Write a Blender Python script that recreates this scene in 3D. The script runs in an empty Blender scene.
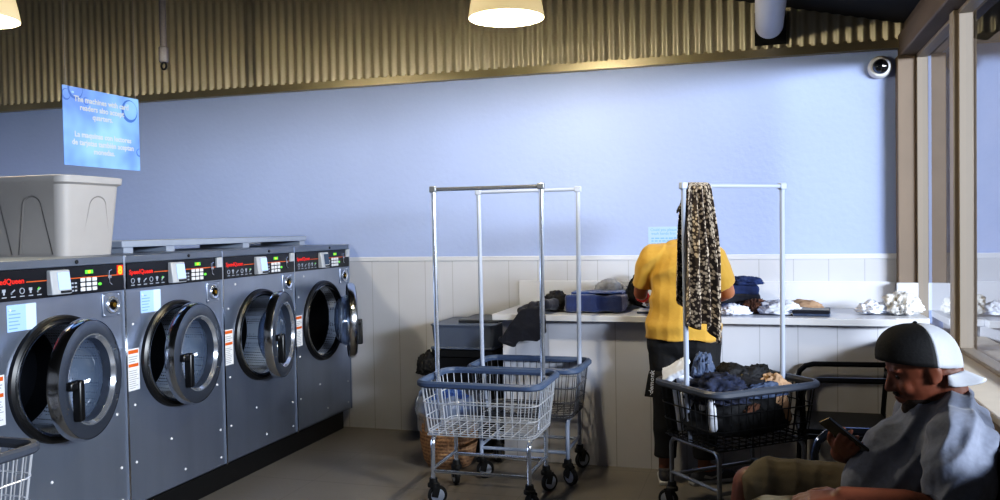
import bpy, math, random
from mathutils import Vector, Matrix, noise, Euler
random.seed(7)
S = bpy.context.scene
COL = S.collection
PI = math.pi

# ------------------------------------------------------------------ materials
def lin(c):
    if isinstance(c, str):
        c = [int(c[i:i+2], 16)/255 for i in (0, 2, 4)]
    return tuple((x/12.92 if x <= .04045 else ((x+.055)/1.055)**2.4) for x in c)

def nn(nt, typ, **kw):
    n = nt.nodes.new(typ)
    for k, v in kw.items(): setattr(n, k, v)
    return n

def mat(name, col, rough=.5, metal=0., var=0., vscale=4., bump=0., bscale=60., stretch=None, spec=.5,
        emit=None, estr=0., alpha=1., coat=0., sheen=0.):
    m = bpy.data.materials.new(name); m.use_nodes = True
    nt = m.node_tree; b = nt.nodes['Principled BSDF']
    c = lin(col)
    b.inputs['Base Color'].default_value = (*c, 1)
    b.inputs['Roughness'].default_value = rough
    b.inputs['Metallic'].default_value = metal
    b.inputs['Specular IOR Level'].default_value = spec
    b.inputs['Coat Weight'].default_value = coat
    b.inputs['Sheen Weight'].default_value = sheen
    b.inputs['Alpha'].default_value = alpha
    if emit:
        b.inputs['Emission Color'].default_value = (*lin(emit), 1)
        b.inputs['Emission Strength'].default_value = estr
    if var or bump:
        tc = nn(nt, 'ShaderNodeTexCoord'); mp = nn(nt, 'ShaderNodeMapping')
        nt.links.new(tc.outputs['Object'], mp.inputs['Vector'])
        if stretch: mp.inputs['Scale'].default_value = stretch
        if var:
            n = nn(nt, 'ShaderNodeTexNoise'); n.inputs['Scale'].default_value = vscale; n.inputs['Detail'].default_value = 5
            nt.links.new(mp.outputs[0], n.inputs['Vector'])
            r = nn(nt, 'ShaderNodeValToRGB')
            r.color_ramp.elements[0].position = .3; r.color_ramp.elements[1].position = .7
            r.color_ramp.elements[0].color = (*[x*(1-var) for x in c], 1)
            r.color_ramp.elements[1].color = (*[min(1, x*(1+var)) for x in c], 1)
            nt.links.new(n.outputs[0], r.inputs[0]); nt.links.new(r.outputs[0], b.inputs['Base Color'])
        if bump:
            n2 = nn(nt, 'ShaderNodeTexNoise'); n2.inputs['Scale'].default_value = bscale; n2.inputs['Detail'].default_value = 4
            nt.links.new(mp.outputs[0], n2.inputs['Vector'])
            bp = nn(nt, 'ShaderNodeBump'); bp.inputs['Strength'].default_value = bump; bp.inputs['Distance'].default_value = .01
            nt.links.new(n2.outputs[0], bp.inputs['Height']); nt.links.new(bp.outputs[0], b.inputs['Normal'])
    return m

def grooved(name, col, axis, pitch, width=.03, dark=.6, rough=.45, bump=.02):
    """painted boards: a thin dark joint every `pitch` metres along an axis"""
    m = mat(name, col, rough, var=.05, vscale=2., bump=bump, bscale=30)
    nt = m.node_tree; b = nt.nodes['Principled BSDF']
    geo = nn(nt, 'ShaderNodeNewGeometry'); sp = nn(nt, 'ShaderNodeSeparateXYZ')
    nt.links.new(geo.outputs['Position'], sp.inputs[0])
    dv = nn(nt, 'ShaderNodeMath', operation='DIVIDE'); dv.inputs[1].default_value = pitch
    nt.links.new(sp.outputs[axis], dv.inputs[0])
    fr = nn(nt, 'ShaderNodeMath', operation='FRACT'); nt.links.new(dv.outputs[0], fr.inputs[0])
    lt = nn(nt, 'ShaderNodeMath', operation='LESS_THAN'); lt.inputs[1].default_value = width
    nt.links.new(fr.outputs[0], lt.inputs[0])
    mx = nn(nt, 'ShaderNodeMix', data_type='RGBA')
    src = b.inputs['Base Color'].links[0].from_socket
    nt.links.new(lt.outputs[0], mx.inputs['Factor'])
    nt.links.new(src, mx.inputs['A']); mx.inputs['B'].default_value = (*[x*dark for x in lin(col)], 1)
    nt.links.new(mx.outputs['Result'], b.inputs['Base Color'])
    return m

def grooved_y(m, pitch, width, dark):
    nt = m.node_tree; b = nt.nodes['Principled BSDF']
    geo = nn(nt, 'ShaderNodeNewGeometry'); sp = nn(nt, 'ShaderNodeSeparateXYZ'); nt.links.new(geo.outputs['Position'], sp.inputs[0])
    dv = nn(nt, 'ShaderNodeMath', operation='DIVIDE'); dv.inputs[1].default_value = pitch; nt.links.new(sp.outputs[1], dv.inputs[0])
    fr = nn(nt, 'ShaderNodeMath', operation='FRACT'); nt.links.new(dv.outputs[0], fr.inputs[0])
    lt = nn(nt, 'ShaderNodeMath', operation='LESS_THAN'); lt.inputs[1].default_value = width; nt.links.new(fr.outputs[0], lt.inputs[0])
    mx = nn(nt, 'ShaderNodeMix', data_type='RGBA'); nt.links.new(lt.outputs[0], mx.inputs['Factor'])
    src = b.inputs['Base Color'].links[0].from_socket
    nt.links.new(src, mx.inputs['A']); mx.inputs['B'].default_value = (.13, .125, .12, 1); nt.links.new(mx.outputs['Result'], b.inputs['Base Color'])

def glass_mat(name, base_r=.05, power=5., tint=(1, 1, 1), rough=0.0, body=0., bodycol=(.1, .1, .1)):
    m = bpy.data.materials.new(name); m.use_nodes = True
    nt = m.node_tree; nt.nodes.remove(nt.nodes['Principled BSDF']); out = nt.nodes['Material Output']
    lw = nn(nt, 'ShaderNodeLayerWeight'); pw = nn(nt, 'ShaderNodeMath', operation='POWER'); pw.inputs[1].default_value = power
    nt.links.new(lw.outputs['Facing'], pw.inputs[0])
    fr = nn(nt, 'ShaderNodeMath', operation='MULTIPLY_ADD'); nt.links.new(pw.outputs[0], fr.inputs[0])
    fr.inputs[1].default_value = .97-base_r; fr.inputs[2].default_value = base_r
    tr = nn(nt, 'ShaderNodeBsdfTransparent'); tr.inputs[0].default_value = (*tint, 1)
    gl = nn(nt, 'ShaderNodeBsdfGlossy'); gl.inputs['Roughness'].default_value = rough
    gl.inputs['Color'].default_value = (.95, .97, 1, 1)
    mx = nn(nt, 'ShaderNodeMixShader')
    base = tr.outputs[0]
    if body:
        df = nn(nt, 'ShaderNodeBsdfDiffuse'); df.inputs[0].default_value = (*bodycol, 1)
        m2 = nn(nt, 'ShaderNodeMixShader'); m2.inputs[0].default_value = body
        nt.links.new(tr.outputs[0], m2.inputs[1]); nt.links.new(df.outputs[0], m2.inputs[2]); base = m2.outputs[0]
    nt.links.new(fr.outputs[0], mx.inputs[0]); nt.links.new(base, mx.inputs[1]); nt.links.new(gl.outputs[0], mx.inputs[2])
    nt.links.new(mx.outputs[0], out.inputs['Surface'])
    return m

def film_mat(name, col, op):
    m = bpy.data.materials.new(name); m.use_nodes = True
    nt = m.node_tree; b = nt.nodes['Principled BSDF']
    b.inputs['Base Color'].default_value = (*lin(col), 1); b.inputs['Roughness'].default_value = .25
    b.inputs['Alpha'].default_value = op
    return m

def perforated(name):
    m = mat(name, '9aa0a8', .4, .35)
    nt = m.node_tree; b = nt.nodes['Principled BSDF']
    tc = nn(nt, 'ShaderNodeTexCoord'); v = nn(nt, 'ShaderNodeTexVoronoi'); v.inputs['Scale'].default_value = 75
    v.inputs['Randomness'].default_value = .15
    nt.links.new(tc.outputs['Object'], v.inputs['Vector'])
    lt = nn(nt, 'ShaderNodeMath', operation='LESS_THAN'); lt.inputs[1].default_value = .3
    nt.links.new(v.outputs['Distance'], lt.inputs[0])
    mx = nn(nt, 'ShaderNodeMix', data_type='RGBA'); nt.links.new(lt.outputs[0], mx.inputs['Factor'])
    mx.inputs['A'].default_value = (.75, .78, .85, 1); mx.inputs['B'].default_value = (.01, .01, .012, 1)
    nt.links.new(mx.outputs['Result'], b.inputs['Base Color'])
    return m

def spotted(name):
    """dark cloth printed with cream flecks; the print follows the cloth (UV)"""
    m = mat(name, '2a1d18', .8, sheen=.2)
    nt = m.node_tree; b = nt.nodes['Principled BSDF']
    uv = nn(nt, 'ShaderNodeTexCoord'); v = nn(nt, 'ShaderNodeTexVoronoi'); v.inputs['Scale'].default_value = 80
    v.inputs['Randomness'].default_value = .75
    nt.links.new(uv.outputs['UV'], v.inputs['Vector'])
    r = nn(nt, 'ShaderNodeValToRGB'); e = r.color_ramp.elements
    e[0].position = .40; e[0].color = (*lin('c8b8a2'), 1); e[1].position = .54; e[1].color = (*lin('2b1d17'), 1)
    nt.links.new(v.outputs['Distance'], r.inputs[0]); nt.links.new(r.outputs[0], b.inputs['Base Color'])
    return m

def woven(name):
    m = mat(name, '9a7858', .8)
    nt = m.node_tree; b = nt.nodes['Principled BSDF']
    tc = nn(nt, 'ShaderNodeTexCoord'); sp = nn(nt, 'ShaderNodeSeparateXYZ'); nt.links.new(tc.outputs['Object'], sp.inputs[0])
    mu = nn(nt, 'ShaderNodeMath', operation='MULTIPLY'); mu.inputs[1].default_value = 2*PI/.022; nt.links.new(sp.outputs[2], mu.inputs[0])
    si = nn(nt, 'ShaderNodeMath', operation='SINE'); nt.links.new(mu.outputs[0], si.inputs[0])
    no = nn(nt, 'ShaderNodeTexNoise'); no.inputs['Scale'].default_value = 60; nt.links.new(tc.outputs['Object'], no.inputs[0])
    ad = nn(nt, 'ShaderNodeMath', operation='MULTIPLY_ADD'); nt.links.new(si.outputs[0], ad.inputs[0]); ad.inputs[1].default_value = .13
    nt.links.new(no.outputs[0], ad.inputs[2])
    r = nn(nt, 'ShaderNodeValToRGB'); e = r.color_ramp.elements
    e[0].position = .25; e[0].color = (*lin('7d604a'), 1); e[1].position = .75; e[1].color = (*lin('b89474'), 1)
    nt.links.new(ad.outputs[0], r.inputs[0]); nt.links.new(r.outputs[0], b.inputs['Base Color'])
    bp = nn(nt, 'ShaderNodeBump'); bp.inputs['Strength'].default_value = .6; bp.inputs['Distance'].default_value = .01
    nt.links.new(ad.outputs[0], bp.inputs['Height']); nt.links.new(bp.outputs[0], b.inputs['Normal'])
    return m

def sign_mat(name):
    """printed sheet: pale-to-mid blue clouds"""
    m = mat(name, '6f9be0', .35, var=.0)
    nt = m.node_tree; b = nt.nodes['Principled BSDF']
    tc = nn(nt, 'ShaderNodeTexCoord'); n = nn(nt, 'ShaderNodeTexNoise'); n.inputs['Scale'].default_value = 5; n.inputs['Detail'].default_value = 2
    nt.links.new(tc.outputs['Object'], n.inputs[0])
    r = nn(nt, 'ShaderNodeValToRGB'); e = r.color_ramp.elements
    e[0].position = .35; e[0].color = (*lin('5c82d0'), 1); e[1].position = .68; e[1].color = (*lin('86b6ee'), 1)
    nt.links.new(n.outputs[0], r.inputs[0]); nt.links.new(r.outputs[0], b.inputs['Base Color'])
    return m

M = {}
M['blue_wall'] = mat('blue_wall_paint', 'a4b6e4', .55, var=.04, vscale=1.2, bump=.18, bscale=28)
M['wainscot'] = grooved('painted_wainscot', 'c6cad6', 0, .203, .025, .72)
M['panel'] = grooved('painted_counter_panel', 'cfd2dd', 0, .203, .025, .72)
M['white_paint'] = mat('white_paint', 'd3d7e2', .4, var=.03, bump=.03)
M['worktop'] = mat('worktop_laminate', 'cfd2da', .28, var=.03, vscale=3)
M['floor'] = grooved('grey_floor_tiles', '7d7a77', 0, .61, .008, .8, .38, .05); _n = grooved_y(M['floor'], .61, .008, .8)
M['corr'] = mat('galvanised_sheet', 'c4bda8', .40, .6, var=.14, vscale=2.2, stretch=(1, 1, .15))
M['angle'] = mat('angle_trim_metal', 'b3a98e', .3, .85, var=.1)
M['ceil'] = mat('dark_roof_boards', '0b0807', .8, var=.3, vscale=3)
M['beam'] = mat('weathered_wood_beam', '6a5d50', .7, var=.25, vscale=5, stretch=(1, .15, 1), bump=.3, bscale=30)
M['pil'] = mat('taupe_paint', '7c6d5f', .55, var=.08)
M['mull'] = mat('tan_window_frame', 'a79b8c', .5, var=.06)
M['frame'] = mat('window_frame_paint', '8d8378', .45, .1)
M['sill'] = mat('cream_sill', 'cfc5b6', .45, var=.08, vscale=6)
M['lowwall'] = mat('low_wall_paint', '8a8078', .6, var=.08)
M['alu'] = mat('aluminium_edge', 'a8acb4', .35, .8)
M['glass'] = glass_mat('window_glass', .06, 2.6, (.93, .96, .98))
M['steel'] = mat('brushed_stainless', 'a2acc0', .33, .9, var=.08, vscale=5, stretch=(1, 1, .1))
M['steel_dark'] = mat('grey_steel_lid', '6f7785', .42, .7, var=.08)
M['lidgrey'] = mat('pale_grey_board', '8f98aa', .45, var=.06)
M['steel_bright'] = mat('polished_steel', 'd4d8de', .16, 1.)
M['chrome'] = mat('chrome', 'd0d6e2', .14, .85)
M['ring'] = mat('dark_door_ring', '565d6a', .32, .7, spec=.6)
M['perf'] = perforated('perforated_drum')
M['drum_shade'] = mat('shaded_drum_back', '15171c', .45, .4)  # shade deep in the drum, put into a near-black colour
M['black'] = mat('black_plastic', '0f1013', .35)
M['panel_black'] = mat('control_panel_black', '101218', .3)
M['red'] = mat('glowing_red_print', 'e0281c', .5, emit='e0281c', estr=.12)  # print with a faint added glow, not a light source
M['orange'] = mat('orange_print', 'c8571c', .5)
M['greyplast'] = mat('grey_plastic', 'a9adb3', .4)
M['screen'] = mat('lit_screen', '9ec0ff', .3, emit='9fc2ff', estr=.55)
M['screen_dim'] = mat('unlit_screen', '3a4658', .25)
M['key'] = mat('light_keys', 'd4d6da', .4)
M['green'] = mat('green_lamp', '59c43a', .4, emit='59d43a', estr=.5)
M['yel'] = mat('yellow_print', 'f0c22a', .5)
M['icon'] = mat('pale_icon_print', '9aa2b0', .5)
M['notice'] = mat('pale_blue_notice', '9fc4ff', .45)
M['notice2'] = mat('pale_notice_column', 'c3dcff', .45)
M['noticetx'] = mat('notice_print', '6b93d8', .5)
M['label'] = mat('white_label', 'd6d8dc', .5)
M['labeltx'] = mat('grey_label_print', '8a8d94', .6)
M['brass'] = mat('brass_lock', 'c9a24a', .25, 1.)
M['door_glass'] = glass_mat('porthole_glass', .10, 4., (.62, .7, .82), .02, .35, (.18, .23, .33))
M['plinth'] = mat('black_plinth', '0b0b0d', .5)
M['tub'] = mat('off_white_plastic_tub', 'a09d9c', .45, var=.08, vscale=3)
M['tub_shade'] = mat('tub_recess_shade', '7a7775', .5)  # shade of the recesses painted as a darker tub colour
M['sign'] = sign_mat('sign_print')
M['sign_tx'] = mat('cream_lettering', 'b9bcb8', .5)
M['bubble'] = mat('bubble_print', '2c5cae', .4)
M['bubble2'] = mat('bubble_highlight', '8fb8f4', .4)
M['shade'] = mat('frosted_shade', 'f3e8cc', .4, emit='ffe0a0', estr=.55)
M['bulb'] = mat('warm_bulb', 'ffe9bd', .4, emit='ffe2ac', estr=9.)
M['pole'] = mat('grey_conduit', '8a8890', .4, .3)
M['pipe'] = mat('grey_vent_pipe', 'bfc0c6', .45, var=.05)
M['hole'] = mat('hole_shade', '060606', .9)
M['cam_white'] = mat('white_camera_plastic', 'e6e8ec', .35)
M['cam_dome'] = mat('smoked_dome', '0b0d12', .05, spec=.9, coat=.6)
M['rim_blue'] = mat('blue_grey_bumper', '46546e', .45, bump=.05)
M['rim_dark'] = mat('charcoal_bumper', '3f444f', .45)
M['wire'] = mat('chrome_wire', 'e6ebf5', .3, .6)
M['wire_dark'] = mat('dark_wire', '1b1c20', .4, .5)
M['wire_grey'] = mat('dull_wire', '6d7078', .4, .7)
M['wtube'] = mat('white_coated_tube', 'a4afc6', .35)
M['gtube'] = mat('grey_steel_tube', '8c919a', .35, .6)
M['rubber'] = mat('black_rubber', '0e0e10', .6)
M['hub'] = mat('wheel_hub', 'b4bccc', .4, .2)
M['yellow'] = mat('yellow_cotton', 'c0943a', .85, var=.05, vscale=9, bump=.25, bscale=35, sheen=.2)
M['blackcloth'] = mat('black_cloth', '0c0d12', .8, bump=.2, bscale=40)
M['navy'] = mat('navy_cloth', '0d1222', .85, bump=.3, bscale=45, sheen=.15)
M['navyprint'] = mat('navy_printed_cloth', '1a2136', .85, var=.6, vscale=55, bump=.3, bscale=45)
M['towel'] = mat('blue_terry', '1b3166', .95, var=.2, vscale=30, bump=.7, bscale=160, sheen=.6)
M['denim'] = mat('denim', '1d2c52', .9, var=.35, vscale=14, bump=.3, bscale=60)
M['greycloth'] = mat('mixed_grey_cloth', '8f939d', .85, var=.4, vscale=11, bump=.3, bscale=40)
M['whitecloth'] = mat('white_cloth', 'e6ecfb', .85, bump=.4, bscale=45)
M['lace'] = mat('white_lace', 'd9d9d8', .8, var=.3, vscale=38, bump=.8, bscale=55)
M['tan'] = mat('tan_cloth', 'b08f72', .85, bump=.3)
M['brownprint'] = mat('brown_print_cloth', '54382a', .85, var=.7, vscale=30, bump=.3)
M['slate'] = mat('slate_blue_cloth', '46526c', .85, var=.2, vscale=18, bump=.3)
M['spots'] = spotted('cream_flecked_cloth')
M['skin_w'] = mat('brown_skin', '9a6244', .5, var=.06, vscale=12, bump=.05)
M['skin_m'] = mat('brown_skin_tone', '774735', .5, var=.08, vscale=14, bump=.06)
M['hair'] = mat('black_hair', '0c0a0b', .45, bump=.5, bscale=90)
M['beard'] = mat('dark_stubble', '2a1b15', .8, bump=.6, bscale=220)
M['bracelet'] = mat('red_beads', 'd8332c', .35, var=.4, vscale=90)
M['shoe'] = mat('grey_mesh_shoe', '454852', .7, var=.1, bump=.2)
M['sole'] = mat('white_sole', 'bfc2c8', .5)
M['greytee'] = mat('heather_grey_tee', '70778a', .9, var=.1, vscale=60, bump=.25, bscale=30, sheen=.2)
M['khaki'] = mat('khaki_cotton', '6c6453', .9, var=.06, bump=.25, bscale=30)
M['cap_black'] = mat('black_cap_cloth', '0b0b0f', .8, bump=.15, bscale=120)
M['cap_white'] = mat('white_cap_cloth', 'dfe5f2', .8, bump=.15, bscale=120)
M['eye'] = mat('dark_eye', '2e221d', .2)
M['phone'] = mat('black_phone', '0d0f14', .12, spec=.8)
M['phone_screen'] = mat('phone_glass', '1a2436', .05, spec=.9, emit='6f8fc0', estr=.25)
M['chair_tube'] = mat('black_chair_tube', '14151a', .25, .3)
M['chair_pad'] = mat('grey_chair_fabric', '45403c', .9, bump=.2, bscale=200)
M['chair_black'] = mat('black_vinyl', '0d0e12', .4)
M['binbox'] = mat('grey_storage_box', '566074', .45, var=.06)
M['binlid'] = mat('grey_box_lid', '4e5460', .45)
M['wicker'] = woven('woven_wicker')
M['film'] = film_mat('clear_plastic_film', 'b9c6dc', .42)
M['ground'] = mat('asphalt', '3e3d3d', .9, var=.2, vscale=3)
M['outwall'] = mat('dull_brown_stucco', '6e625a', .9, var=.15)
M['seat_back'] = M['chair_black']

# ------------------------------------------------------------------ mesh builder
class MB:
    def __init__(self, X=None):
        self.v = []; self.f = []; self.mi = []; self.X = X or Matrix(); self.cur = 0; self.uv = None
    def add(self, vs, fs):
        o = len(self.v)
        self.v += [self.X @ Vector(p) for p in vs]
        for f in fs: self.f.append([i+o for i in f]); self.mi.append(self.cur)
        return self
    def box(self, c, s, R=None):
        x, y, z = (k/2 for k in s); R = R or Matrix()
        vs = [Vector(c) + (R @ Vector((a*x, b*y, d*z))) for a in (-1, 1) for b in (-1, 1) for d in (-1, 1)]
        return self.add(vs, [(0, 1, 3, 2), (4, 6, 7, 5), (0, 4, 5, 1), (2, 3, 7, 6), (0, 2, 6, 4), (1, 5, 7, 3)])
    def bx(self, x0, x1, y0, y1, z0, z1):
        return self.box(((x0+x1)/2, (y0+y1)/2, (z0+z1)/2), (abs(x1-x0), abs(y1-y0), abs(z1-z0)))
    def tube(self, pts, r, seg=10, closed=False, caps=True, rr=None):
        P = [Vector(p) for p in pts]; n = len(P); vs = []; fs = []
        prev = None
        for i in range(n):
            a = P[i-1] if (closed or i) else P[0]; b = P[(i+1) % n] if (closed or i < n-1) else P[-1]
            t = (b-a).normalized()
            if prev is None:
                u = t.orthogonal().normalized()
            else:
                u = (prev - t*prev.dot(t)).normalized()
            prev = u; w = t.cross(u)
            ri = rr[i] if rr else r
            for k in range(seg):
                an = 2*PI*k/seg; vs.append(P[i] + (u*math.cos(an)+w*math.sin(an))*ri)
        for i in range(n if closed else n-1):
            for k in range(seg):
                j = (i+1) % n
                fs.append((i*seg+k, i*seg+(k+1) % seg, j*seg+(k+1) % seg, j*seg+k))
        if caps and not closed:
            fs.append(tuple(range(seg))[::-1]); fs.append(tuple((n-1)*seg+k for k in range(seg)))
        return self.add(vs, fs)
    def sweep(self, path, prof):
        """closed horizontal path swept with a closed (outward, z) profile"""
        P = [Vector(p) for p in path]; n = len(P); m = len(prof); vs = []; fs = []
        for i in range(n):
            t = (P[(i+1) % n]-P[i-1]).normalized(); o = Vector((t.y, -t.x, 0))
            for a, z in prof: vs.append(P[i]+o*a+Vector((0, 0, z)))
        for i in range(n):
            for k in range(m):
                j = (i+1) % n; fs.append((i*m+k, j*m+k, j*m+(k+1) % m, i*m+(k+1) % m))
        return self.add(vs, fs)
    def lathe(self, prof, seg=32, axis='Z', c=(0, 0, 0), closed=False):
        vs = []; fs = []; n = len(prof); c = Vector(c)
        for r, h in prof:
            for k in range(seg):
                a = 2*PI*k/seg; x, y = r*math.cos(a), r*math.sin(a)
                vs.append(c + (Vector((x, y, h)) if axis == 'Z' else Vector((h, x, y)) if axis == 'X' else Vector((x, -h, y)) if axis == '-Y' else Vector((y, h, x))))
        for i in range(n if closed else n-1):
            for k in range(seg):
                j = (i+1) % n
                fs.append((i*seg+k, i*seg+(k+1) % seg, j*seg+(k+1) % seg, j*seg+k))
        return self.add(vs, fs)
    def prism(self, poly, d, X=None):
        """polygon in local XZ extruded along local +Y by d"""
        X = X or Matrix(); n = len(poly)
        vs = [X @ Vector((p[0], 0, p[1])) for p in poly] + [X @ Vector((p[0], d, p[1])) for p in poly]
        fs = [tuple(range(n)), tuple(range(2*n-1, n-1, -1))] + [(i, i+n, (i+1) % n+n, (i+1) % n) for i in range(n)]
        return self.add(vs, fs)
    def ell(self, c, r, R=None, nu=20, nv=12):
        vs = []; fs = []; c = Vector(c); R = R or Matrix()
        if not hasattr(r, '__len__'): r = (r, r, r)
        for j in range(nv+1):
            th = PI*j/nv
            for i in range(nu):
                ph = 2*PI*i/nu
                vs.append(c + R @ Vector((r[0]*math.sin(th)*math.cos(ph), r[1]*math.sin(th)*math.sin(ph), r[2]*math.cos(th))))
        for j in range(nv):
            for i in range(nu):
                a, b = j*nu+i, j*nu+(i+1) % nu
                fs.append((a, a+nu, b+nu, b))
        return self.add(vs, fs)
    def cap(self, p0, r0, p1, r1, f0=False, f1=False, seg=18, sq=None):
        """tapered capsule; f0/f1 leave a flat end.  sq=(dir, k): squash the section along dir by k"""
        p0, p1 = Vector(p0), Vector(p1); t = (p1-p0)
        L = t.length; t.normalize()
        if sq:
            u = Vector(sq[0]); u = (u-t*u.dot(t)).normalized(); ku = sq[1]
        else:
            u = t.orthogonal().normalized(); ku = 1
        w = t.cross(u); rings = []
        N = 5
        if f0: rings.append((p0, r0*.02)); rings.append((p0, r0))
        else:
            for i in range(N+1):
                a = PI/2*(1-i/N); rings.append((p0-t*r0*math.sin(a), max(r0*math.cos(a), r0*.02)))
        if f1: rings.append((p1, r1)); rings.append((p1, r1*.02))
        else:
            for i in range(N+1):
                a = PI/2*i/N; rings.append((p1+t*r1*math.sin(a), max(r1*math.cos(a), r1*.02)))
        vs = []; fs = []
        for c, r in rings:
            for k in range(seg):
                an = 2*PI*k/seg; vs.append(c+(u*math.cos(an)*ku+w*math.sin(an))*r)
        for i in range(len(rings)-1):
            for k in range(seg):
                fs.append((i*seg+k, i*seg+(k+1) % seg, (i+1)*seg+(k+1) % seg, (i+1)*seg+k))
        fs.append(tuple(range(seg))[::-1]); fs.append(tuple((len(rings)-1)*seg+k for k in range(seg)))
        return self.add(vs, fs)
    def chain(self, pts, rs, **kw):
        for i in range(len(pts)-1): self.cap(pts[i], rs[i], pts[i+1], rs[i+1], **kw)
        return self
    def mesh(self, name):
        me = bpy.data.meshes.new(name); me.from_pydata([tuple(p) for p in self.v], [], self.f); me.validate(); return me

import bmesh
def finish(me, mats, mi=None, angle=35, fixn=True):
    if not isinstance(mats, (list, tuple)): mats = [mats]
    for m in mats: me.materials.append(m)
    if mi and len(mi) == len(me.polygons):
        for p, k in zip(me.polygons, mi): p.material_index = k
    if fixn:
        b = bmesh.new(); b.from_mesh(me); bmesh.ops.recalc_face_normals(b, faces=b.faces); b.to_mesh(me); b.free()
    for p in me.polygons: p.use_smooth = True
    me.set_sharp_from_angle(angle=math.radians(angle))

def obj(name, mb, mats, parent=None, loc=None, rot=None, bevel=0, angle=35, label=None):
    me = mb.mesh(name); finish(me, mats, mb.mi, angle)
    o = bpy.data.objects.new(name, me); COL.objects.link(o)
    if parent: o.parent = parent
    if loc: o.location = loc
    if rot: o.rotation_euler = rot
    if bevel:
        b = o.modifiers.new('bevel', 'BEVEL'); b.width = bevel; b.segments = 2; b.limit_method = 'ANGLE'; b.angle_limit = math.radians(50)
    if label: o['label'] = label
    return o

def tag(o, label, cat, group=None):
    o['label'] = label; o['category'] = cat
    if group: o['group'] = group
    return o
def thing(name, label, cat, loc=(0, 0, 0), rz=0, group=None):
    o = bpy.data.objects.new(name, None); COL.objects.link(o); o.location = loc; o.rotation_euler = (0, 0, rz); o.empty_display_size = .1
    return tag(o, label, cat, group)
def struct(o): o['kind'] = 'structure'; return o

def evaluated(o):
    dg = bpy.context.evaluated_depsgraph_get(); dg.update()
    return bpy.data.meshes.new_from_object(o.evaluated_get(dg))

def blob(name, mb, mats, parent=None, voxel=.006, smooth=6, disp=None, loc=None, angle=80, label=None, rz=None):
    """union of closed pieces as one continuous skin"""
    me = mb.mesh(name+'_raw')
    b = bmesh.new(); b.from_mesh(me); bmesh.ops.recalc_face_normals(b, faces=b.faces); b.to_mesh(me); b.free()
    t = bpy.data.objects.new('raw', me); COL.objects.link(t)
    r = t.modifiers.new('r', 'REMESH'); r.mode = 'VOXEL'; r.voxel_size = voxel
    if smooth:
        s = t.modifiers.new('s', 'SMOOTH'); s.factor = .5; s.iterations = smooth
    m2 = evaluated(t); bpy.data.objects.remove(t); bpy.data.meshes.remove(me)
    m2.name = name
    if disp:
        ns = [v.normal.copy() for v in m2.vertices]
        for v, n in zip(m2.vertices, ns): v.co += n*disp(v.co, n)
    m2.materials.clear(); finish(m2, mats, None, angle, False)
    o = bpy.data.objects.new(name, m2); COL.objects.link(o)
    if parent: o.parent = parent
    if loc: o.location = loc
    if rz is not None: o.rotation_euler = (0, 0, rz)
    if label: o['label'] = label
    return o

def text(body, size, m, parent, X, name='lettering', align='CENTER', ext=.0004, space=1., bold=0.):
    c = bpy.data.curves.new(name, 'FONT'); c.body = body; c.size = size; c.align_x = align; c.extrude = ext; c.space_line = space
    c.resolution_u = 2; c.offset = bold
    t = bpy.data.objects.new('t', c); COL.objects.link(t)
    me = evaluated(t); bpy.data.objects.remove(t); bpy.data.curves.remove(c)
    me.name = name; me.materials.clear(); me.materials.append(m)
    o = bpy.data.objects.new(name, me); COL.objects.link(o)
    if parent: o.parent = parent
    o.matrix_local = X
    return o

def frame(o, ex, ez):
    """matrix whose local X runs along ex and local Y (text up) along ez"""
    ex, ez = Vector(ex).normalized(), Vector(ez).normalized(); n = ex.cross(ez)
    m = Matrix((ex, ez, n)).transposed().to_4x4(); m.translation = Vector(o); return m

def fold(k, amp, seed=0., st=(1, 1, 1)):
    def f(co, n):
        p = Vector((co.x*st[0]+seed, co.y*st[1]+seed*.37, co.z*st[2]-seed*.7))*k
        a = noise.noise(p); b = noise.noise(p*2.3+Vector((5, 1, 3)))
        return amp*((1-2*abs(a)*1.6)*.7+b*.4)
    return f

# ------------------------------------------------------------------ the room
D = 5.533
def sbox(name, b, m, bevel=0):
    return struct(obj(name, MB().bx(*b), m, bevel=bevel))
sbox('floor', (-7.6, .72, -2.6, 5.6, -.1, 0), M['floor'])
sbox('wall_back', (-7.6, .98, D, D+.12, 0, 3.9), M['blue_wall'])
sbox('wall_left', (-7.7, -7.6, -2.6, D, 0, 4.9), M['white_paint'])
sbox('wall_front', (-7.6, .9, -2.7, -2.6, 0, 4.9), mat('dark_front_wall', '55565a', .7))  # unseen wall, coloured dark to cut bounced light
o = sbox('trim_1', (-7.6, .79, D-.02, D, 1.197, 1.228), M['white_paint'], .004)
w = MB().bx(-7.6, .79, D-.012, D, 0, 1.197)
struct(obj('wall_back_wainscot', w, M['wainscot']))
# corrugated cladding above the painted wall, with its angle trim
mb = MB(); n = int(8.5/.068*8); vs = []; fs = []
for i in range(n+1):
    x = -7.6+8.5*i/n; y = D-.012-.011*math.cos(2*PI*(x/.068))
    vs += [(x, y, 2.46), (x, y, 4.7)]
for i in range(n): fs.append((2*i, 2*i+2, 2*i+3, 2*i+1))
struct(obj('wall_back_cladding', mb.add(vs, fs), M['corr'], angle=180))
mb = MB(); mb.prism([(0, 0), (.055, 0), (.055, .006), (.006, .006), (.006, .07), (0, .07)], 8.5,
                    Matrix(((0, 1, 0, -7.6), (-1, 0, 0, D-.001), (0, 0, 1, 2.437), (0, 0, 0, 1))))
mb.bx(-7.6, .9, D-.04, D-.034, 2.437, 2.49)
struct(obj('trim_2', mb, M['angle']))
# sloping roof
mb = MB(); mb.prism([(-7.7, 2.78+.235*7.7-.0), (1.3, 2.78-.235*1.3), (1.3, 2.88-.235*1.3), (-7.7, 2.88+.235*7.7)], 8.4,
                    Matrix(((1, 0, 0, 0), (0, 1, 0, -2.75), (0, 0, 1, 0), (0, 0, 0, 1))))
struct(obj('ceiling', mb, M['ceil']))
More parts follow.
